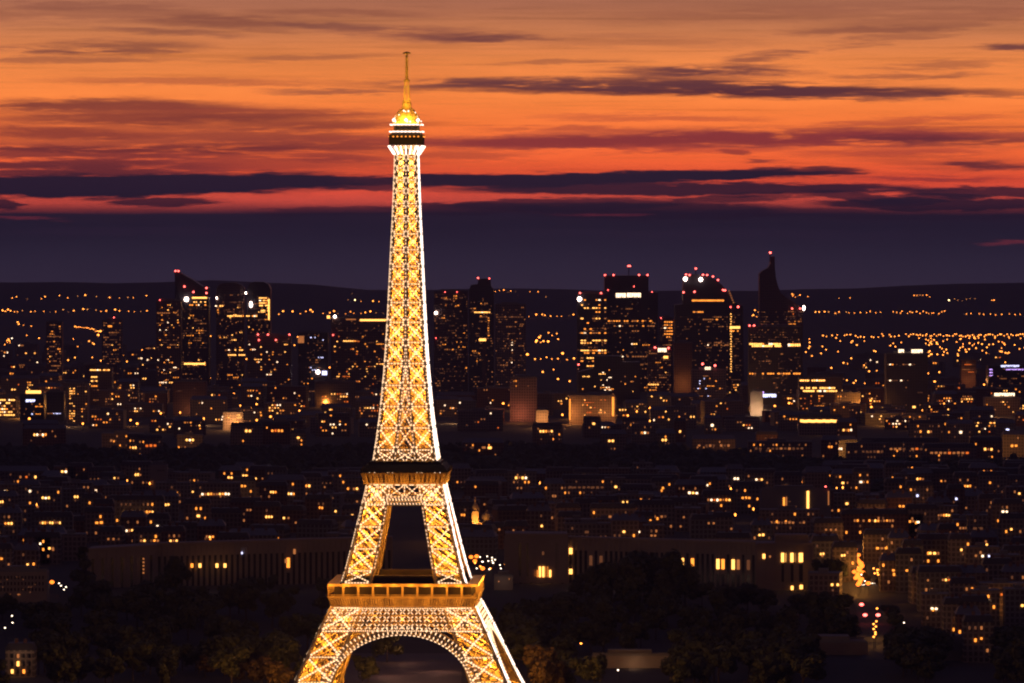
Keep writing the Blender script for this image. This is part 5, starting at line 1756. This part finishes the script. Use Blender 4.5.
for x0, x1, y0, y1, n in ((0, 330, 335, 424, 110), (440, 575, 345, 420, 30), (575, 800, 395, 424, 30), (800, 1024, 360, 424, 60), (0, 330, 468, 520, 34), (480, 1024, 470, 520, 40)):
    lamps([(R.uniform(x0, x1), R.uniform(y0, y1), R.choice('AAAW')) for i in range(n)], 'amber lamp', None)
if FARV.v:
    o = FARV.build('distant_lamps', [METAL, LAMPG]); o['kind'] = 'stuff'; o['label'] = 'many tiny amber lamps scattered through the distant city and plain'; o['category'] = 'street lamps'

# point lights added to wash the facades like street lighting
RL = random.Random(4)
def wash_light(px, py, pw, c=(1, .38, .07), up=7):
    Y = depth_for(px, py, up)
    ld = bpy.data.lights.new('wash_light', 'POINT'); ld.energy = pw; ld.color = c; ld.shadow_soft_size = 1.0
    lo = bpy.data.objects.new('wash_light', ld); COL.objects.link(lo); lo.location = (px2(px, Y), Y, hz(px2(px, Y), Y) + up)


for i in range(34):
    wash_light(RL.choice([RL.uniform(0, 330), RL.uniform(0, 330), RL.uniform(440, 800), RL.uniform(790, 1024)]), RL.uniform(396, 424), RL.choice([9000, 16000, 30000]), RL.choice([(1, .36, .06), (1, .36, .06), (1, .5, .2)]))
for i in range(15):
    wash_light(745 + 19 * i + RL.uniform(-5, 5), 452.5, RL.choice([6000, 9000, 14000]))
for i in range(4):
    wash_light(120 + 11 * i, 448.5, 9000); wash_light(466 + 11 * i, 452, 9000)
for i in range(9):
    wash_light(846 + 10 * i, 524 - .3 * i, 2200)
for i in range(26):
    wash_light(RL.choice([RL.uniform(10, 350), RL.uniform(500, 750), RL.uniform(820, 1020)]), RL.uniform(484, 556), RL.choice([800, 1500, 2600]))
for i in range(9):
    wash_light(890 + 16 * i, 566 + RL.uniform(0, 45), RL.choice([500, 900, 1500]))
for i in range(8):
    wash_light(575 + 24 * i, 583, 260, (1, .6, .4), 4); wash_light(105 + 28 * i, 585, 110, (1, .6, .4), 4)  # weak added lights along the palace fronts, no street lamps
# real light for the avenue
for (px, py, pw) in [(851 + .33 * k, 547 + 3.1 * k, 260) for k in range(13)] + [(857 + .3 * k, 551 + 4.2 * k, 260) for k in range(9)] + [(877, 570, 500), (880, 577, 400), (875, 626, 300), (875, 634, 300)]:
    Y = depth_for(px, py, 7)
    ld = bpy.data.lights.new('wash_light', 'POINT'); ld.energy = pw * 10; ld.color = (1, .42, .07); ld.shadow_soft_size = .5
    lo = bpy.data.objects.new('wash_light', ld); COL.objects.link(lo); lo.location = (px2(px, Y), Y - 2, hz(px2(px, Y), Y) + 8.5)

# roads: the avenue and the lane
def road(name, pts, wd):
    mb = MB()
    P_ = []
    for px, py in pts:
        Y = depth_for(px, py, .25); P_.append((px2(px, Y), Y))
    for (xa, ya), (xb, yb) in zip(P_, P_[1:]):
        n = 8
        for i in range(n):
            x0 = xa + (xb - xa) * i / n; y0 = ya + (yb - ya) * i / n; x1 = xa + (xb - xa) * (i + 1) / n; y1 = ya + (yb - ya) * (i + 1) / n
            mb.quad((x0 - wd / 2, y0, hz(x0, y0) + .25), (x0 + wd / 2, y0, hz(x0, y0) + .25), (x1 + wd / 2, y1, hz(x1, y1) + .25), (x1 - wd / 2, y1, hz(x1, y1) + .25))
    structure(mb.build(name, ASPH))


def sheet(name, x0, x1, y0, y1, dz, m):
    mb = MB()
    for i in range(10):
        ya = y0 + (y1 - y0) * i / 10; yb = y0 + (y1 - y0) * (i + 1) / 10
        mb.quad((x0, ya, hz(x0, ya) + dz), (x1, ya, hz(x1, ya) + dz), (x1, yb, hz(x1, yb) + dz), (x0, yb, hz(x0, yb) + dz))
    structure(mb.build(name, m))


sheet('glow_esplanade', -88, -26, 2790, 3060, .2, mat('grey_paving', (.10, .085, .08), .8, .3, .3))  # paving added to catch glow in place of lit mist
road('avenue', [(876, 660), (874, 625), (866, 600), (862, 588), (856, 565), (850, 545)], 16)

for x, y, p in ((-70, 2830, 7000), (-45, 2850, 9000), (-62, 2900, 5000), (-38, 2930, 5000), (-57, 2990, 3000)):
    ld = bpy.data.lights.new('arch_glow_light', 'POINT'); ld.energy = p * .6; ld.color = (1, .44, .26); ld.shadow_soft_size = .5  # added light for the warm glow under the arch
    lo = bpy.data.objects.new('arch_glow_light', ld); COL.objects.link(lo); lo.location = (x, y, 9)
# traffic signals and cars
def signal(px, py, label):
    Y = depth_for(px, py, 5.0); X = px2(px, Y)
    o = thing('traffic_light', label, 'traffic light', (X, Y, hz(X, Y)), 0, 'red traffic lights on the avenue')
    mb = MB(); mb.beam((0, 0, 0), (0, 0, 4.4), .16); mb.build('pole', METAL, o)
    mb = MB(); mb.box(-.5, -.2, 3.9, .5, .3, 6.1); mb.build('housing', METAL, o)
    mb = MB(); mb.lathe([(.2, 4.3), (1.15, 4.7), (1.3, 5.2), (1.0, 5.7), (.2, 6)], 10, 0, -.9); mb.build('red_lamp', BEACON, o)
    PROT.append((px, py, Y))


signal(865, 616.3, 'left one of the two bright red traffic lights below the avenue')
signal(878, 616, 'right one of the two bright red traffic lights below the avenue')
signal(861.5, 604.8, 'fainter red traffic light above the pair, nearer the avenue')


def car(px, py, label, front=True):
    Y = depth_for(px, py, .8); X = px2(px, Y)
    o = thing('parked_car', label, 'car', (X, Y, hz(X, Y) + .26), 0, 'cars at the foot of the avenue')
    mb = MB(); mb.prism([(-.9, .3), (.9, .3), (.92, .85), (.8, 1.0), (.62, 1.45), (-.62, 1.45), (-.8, 1.0), (-.92, .85)], 0, 4.2); mb.build('body', CARP, o)
    for x in (-.62, .62):
        for y in (.8, 3.3):
            mb = MB(); mb.beam((x * 1.25, y, .32), (x * 1.5, y, .32), .64); mb.build('wheel', METAL, o)
        mb = MB(); mb.lathe([(.1, .6), (.42, .72), (.42, .85), (.1, .95)], 8, x, -.3); mb.build('headlight', MATS['white_lamp'] if x < 0 or front else MATS['lit_cold'], o)
    PROT.append((px, py, Y))


CW = ['leftmost dark car with lit headlights at the foot of the orange avenue', 'second dark car from left with lit headlights at the avenue foot', 'third dark car from left with lit headlights at the avenue foot',
      'fourth dark car from left with lit headlights at the avenue foot', 'rightmost dark car with bluish headlights at the foot of the avenue']
for i, l in enumerate(CW):
    car(863 + i * 4.3, 585.5 - .6 * i, l, i < 3)

# ------------------------------------------------------------------ trees
def crown_mesh(name, m, seed, n=1500, rx=.5, top=1.0, bottom=.25, leaf=.045, cone=False):
    """unit tree crown of leaf clumps, height 1"""
    r = random.Random(seed)
    mb = MB()
    lobes = []
    for i in range(11):
        a = r.uniform(0, 2 * pi); z = r.uniform(bottom + .1, top - .13)
        if cone:
            rr = .12 * (1 - z) ; lobes.append((cos(a) * rr, sin(a) * rr, z, .13 * (1.15 - z)))
        else:
            q = sqrt(max(0, 1 - ((z - .6) / .42) ** 2)); d = r.uniform(.2, .62) * rx * q
            lobes.append((cos(a) * d, sin(a) * d, z, r.uniform(.12, .2)))
    for i in range(n):
        lx, ly, lz, lr = r.choice(lobes)
        v = Vector((r.gauss(0, 1), r.gauss(0, 1), r.gauss(0, 1))).normalized() * lr * r.uniform(.55, 1.08)
        p = Vector((lx, ly, lz)) + v
        n_ = (v.normalized() + Vector((r.uniform(-.6, .6), r.uniform(-.6, .6), r.uniform(-.3, .8)))).normalized()
        a = n_.orthogonal().normalized() * leaf * r.uniform(.6, 1.3); b_ = n_.cross(a).normalized() * leaf * r.uniform(.5, 1.1)
        mb.quad(p - a, p - b_, p + a, p + b_)
    return mb.mesh(name, m)


def trunk_mesh():
    mb = MB(); r = random.Random(3)
    mb.lathe([(.03, -.06), (.022, .1), (.018, .35), (.008, .7)], 7)
    for k in range(6):
        a = k * 1.1; z = .28 + .06 * k
        mb.beam((0, 0, z), (.22 * cos(a), .22 * sin(a), z + .2), .012)
    return mb.mesh('trunk', BARK)


TRM = trunk_mesh()
CR = [crown_mesh('crown', LEAF, 10 + i) for i in range(5)]
CRA = [crown_mesh('crown', LEAF2, 30 + i) for i in range(2)]
CRC = crown_mesh('crown', LEAF, 50, 900, cone=True, bottom=.05)
TREES = []


def tree(px, Y, h, zone, me=None, wide=1.0, label=None, kind='broadleaf'):
    X = px2(px, Y)
    o = thing('tree' if kind != 'cypress' else 'cypress_tree', label or '', 'tree', (X, Y, hz(X, Y)), R.uniform(0, 6.28))
    link('trunk', TRM, o, (0, 0, 0), (h, h, h))
    link('crown', me or R.choice(CR), o, (0, 0, 0), (h * wide, h * wide, h))
    if not label:
        TREES.append((o, px, zone, h, me in CRA if me else False))
    return o


TOPY = [(-30, 588), (40, 602), (75, 588), (95, 577), (150, 578), (163, 558), (190, 560), (200, 574), (330, 576), (352, 588), (470, 592), (500, 602), (560, 594), (575, 580), (600, 559), (640, 550), (665, 553), (690, 563),
        (706, 576), (714, 579), (755, 582), (770, 592), (812, 595), (816, 562), (845, 556), (849, 594), (888, 600), (905, 626), (1060, 626)]
ZT = [('garden trees left of the iron tower', -20, 330), ('garden trees seen through the arch', 330, 480), ('garden trees below the palace', 480, 815), ('trees beside the avenue', 815, 1030)]
made = 0
for (zone, a, b_), n in zip(ZT, (96, 5, 116, 58)):
    k = 0; tries = 0
    while k < n and tries < 4000:
        tries += 1
        px = R.uniform(a, b_)
        Y = 2800 + 560 * R.random() ** 1.2 if zone != ZT[3][0] else R.uniform(2830, 3330)
        if 846 < px < 888: continue
        h = R.uniform(13, 24)
        X = px2(px, Y)
        top = HY + (CZ - hz(X, Y) - h) * F / Y
        lim = interp(TOPY, px)
        if top < lim:
            h = h - (lim - top) * Y / F
            if h < 9: continue
            top = lim
        if hides(px, .42 * h * F / Y, top, Y): continue
        if not fits(X, Y, 4): continue
        if any((X - t[0].location.x) ** 2 + (Y - t[0].location.y) ** 2 < 60 for t in TREES): continue
        tree(px, Y, h, zone, wide=R.uniform(.95, 1.4)); k += 1
for (px, yt, Y, w_) in ((612, 558, 3300, 1.0), (640, 549.5, 3310, 1.1), (662, 552, 3300, 1.0), (630, 556, 3260, 1.0), (685, 561, 3280, .9), (596, 566, 3280, .9), (176, 555, 3330, .9), (822, 560, 3360, .8), (836, 556, 3370, .8)):
    z = pz(yt, Y) - hz(0, Y)
    tree(px, Y, z, 'tall trees standing before the palace', wide=w_)
tree(83, 3340, pz(541, 3340) - hz(0, 3340), '', CRC, 1.3, 'tall narrow dark cypress before the left palace pavilion', 'cypress')
tree(540, 2790, pz(644, 2790), '', CRA[0], .95, 'large orange-lit tree right of the iron tower foot')
tree(556, 2795, pz(662, 2795), '', CRA[1], 1.0, 'smaller half-lit tree right of the large orange-lit one')
tree(505, 2640, 13.5, '', CRA[1], 1.0, 'dark tree overlapping the right foot of the iron tower')
tree(482, 2630, 10.5, '', CR[1], 1.1, 'low dark tree in front of the right tower leg')
for i, (px, yt, Y) in enumerate(((277, 660, 2800), (262, 656, 2830), (240, 662, 2850), (205, 655, 2900), (165, 660, 2880))):
    tree(px, Y, pz(yt, Y), '', CRA[i % 2], 1.2, ['nearest', 'second nearest', 'third', 'fourth', 'fifth'][i] + ' reddish-lit tree left of the iron tower foot')
PROT.extend([(852 + 9 * k / 12, 546 + 40 * k / 12, 3400) for k in range(13)])
for i, (px, yt) in enumerate(((850, 545), (862, 550), (853, 556), (866, 560), (855, 567), (869, 571), (877, 566), (882, 573))):
    Y = depth_for(px, yt + 14, 1)
    tree(px - 3 if i % 2 else px + 3, Y, 7 + i % 3, '', CRA[i % 2], 1.0, ORD[i + 1] + ' lamp-lit orange tree counted down the glowing avenue')
# added lights without lamps that turn trees by the iron tower orange
for x, y, z, p in ((542 - 6, 2776, 8, 1500), (272, 2790, 6, 1300), (232, 2830, 6, 900), (505, 2620, 3, 200)):
    ld = bpy.data.lights.new('tree_glow_light', 'POINT'); ld.energy = p * 1.6; ld.color = (1, .42, .08); ld.shadow_soft_size = .4
    lo = bpy.data.objects.new('tree_glow_light', ld); COL.objects.link(lo); lo.location = (px2(x, y), y - 8, z)


# the wood beyond the rooftops: a mass of tree tops
def wood():
    r = random.Random(9)
    mb = MB()
    for i in range(2600):
        px = r.uniform(-40, 1064)
        far = interp([(0, 5620), (300, 5620), (460, 5700), (740, 5650), (780, 5330), (1060, 5300)], px)
        near = interp([(0, 4990), (300, 4960), (470, 4930), (1060, 4930)], px)
        Y = r.uniform(near, far); X = px2(px, Y)
        h = r.uniform(9, 17); w = r.uniform(7, 13)
        if hides(px, w * F / Y, HY + (CZ - h) * F / Y, Y): h *= .5
        seg = 7
        prof = [(w * .5, h * .15), (w, h * .45), (w * .8, h * .78), (w * .35, h)]
        n0 = len(mb.v)
        for (rr, z) in prof:
            for k in range(seg):
                a = 2 * pi * k / seg
                q = rr * r.uniform(.7, 1.2)
                mb.v.append((X + q * cos(a), Y + q * sin(a), z * r.uniform(.88, 1.1)))
        for j in range(3):
            for k in range(seg):
                k2 = (k + 1) % seg
                mb.f.append((n0 + j * seg + k, n0 + j * seg + k2, n0 + (j + 1) * seg + k2, n0 + (j + 1) * seg + k)); mb.m.append(0)
        mb.f.append(tuple(n0 + 3 * seg + k for k in range(seg))); mb.m.append(0)
    o = mb.build('wood', WOODM)
    o['kind'] = 'stuff'; o['label'] = 'dark band of woodland behind the rooftops'; o['category'] = 'wood'


wood()

# ------------------------------------------------------------------ labels of the many: by look, then by order in their district
KN = {'mansard': 'slate-roofed', 'pitched': 'zinc-roofed', 'flat': 'flat-roofed'}
zones = {}
for r_ in REG:
    zones.setdefault(r_[2], []).append(r_)
for z, items in zones.items():
    cnt = {}
    items.sort(key=lambda r_: r_[1])
    for (o, px, zone, wn, kind, nl, c, w, h) in items:
        look = 'unlit' if nl == 0 else ('single-lit' if nl == 1 else ('sparsely lit' if nl < 6 else 'brightly lit'))
        key = (wn, kind, look)
        cnt[key] = cnt.get(key, 0) + 1
        o['label'] = f"{look} {wn} {KN[kind]} block, {ordinal(cnt[key])} such from left, {zone}"
        o['group'] = zone
zt = {}
for t_ in TREES:
    zt.setdefault(t_[2], []).append(t_)
for z, items in zt.items():
    items.sort(key=lambda t_: t_[1]); cnt = {}
    for (o, px, zone, h, is_brown) in items:
        size = 'tall' if h > 19 else ('small' if h < 13 else 'middling')
        near = 'front' if o.location.y < 2990 else ('back' if o.location.y > 3180 else 'central')
        cnt[(size, near)] = cnt.get((size, near), 0) + 1
        o['label'] = f"{size} dark tree, {ordinal(cnt[(size, near)])} such from left in {near} rows, {zone}"
        o['group'] = zone
for o in COL.objects:
    if o.get('label') and len(o['label'].split()) > 16:
        o['label'] = ' '.join(o['label'].split()[:16])
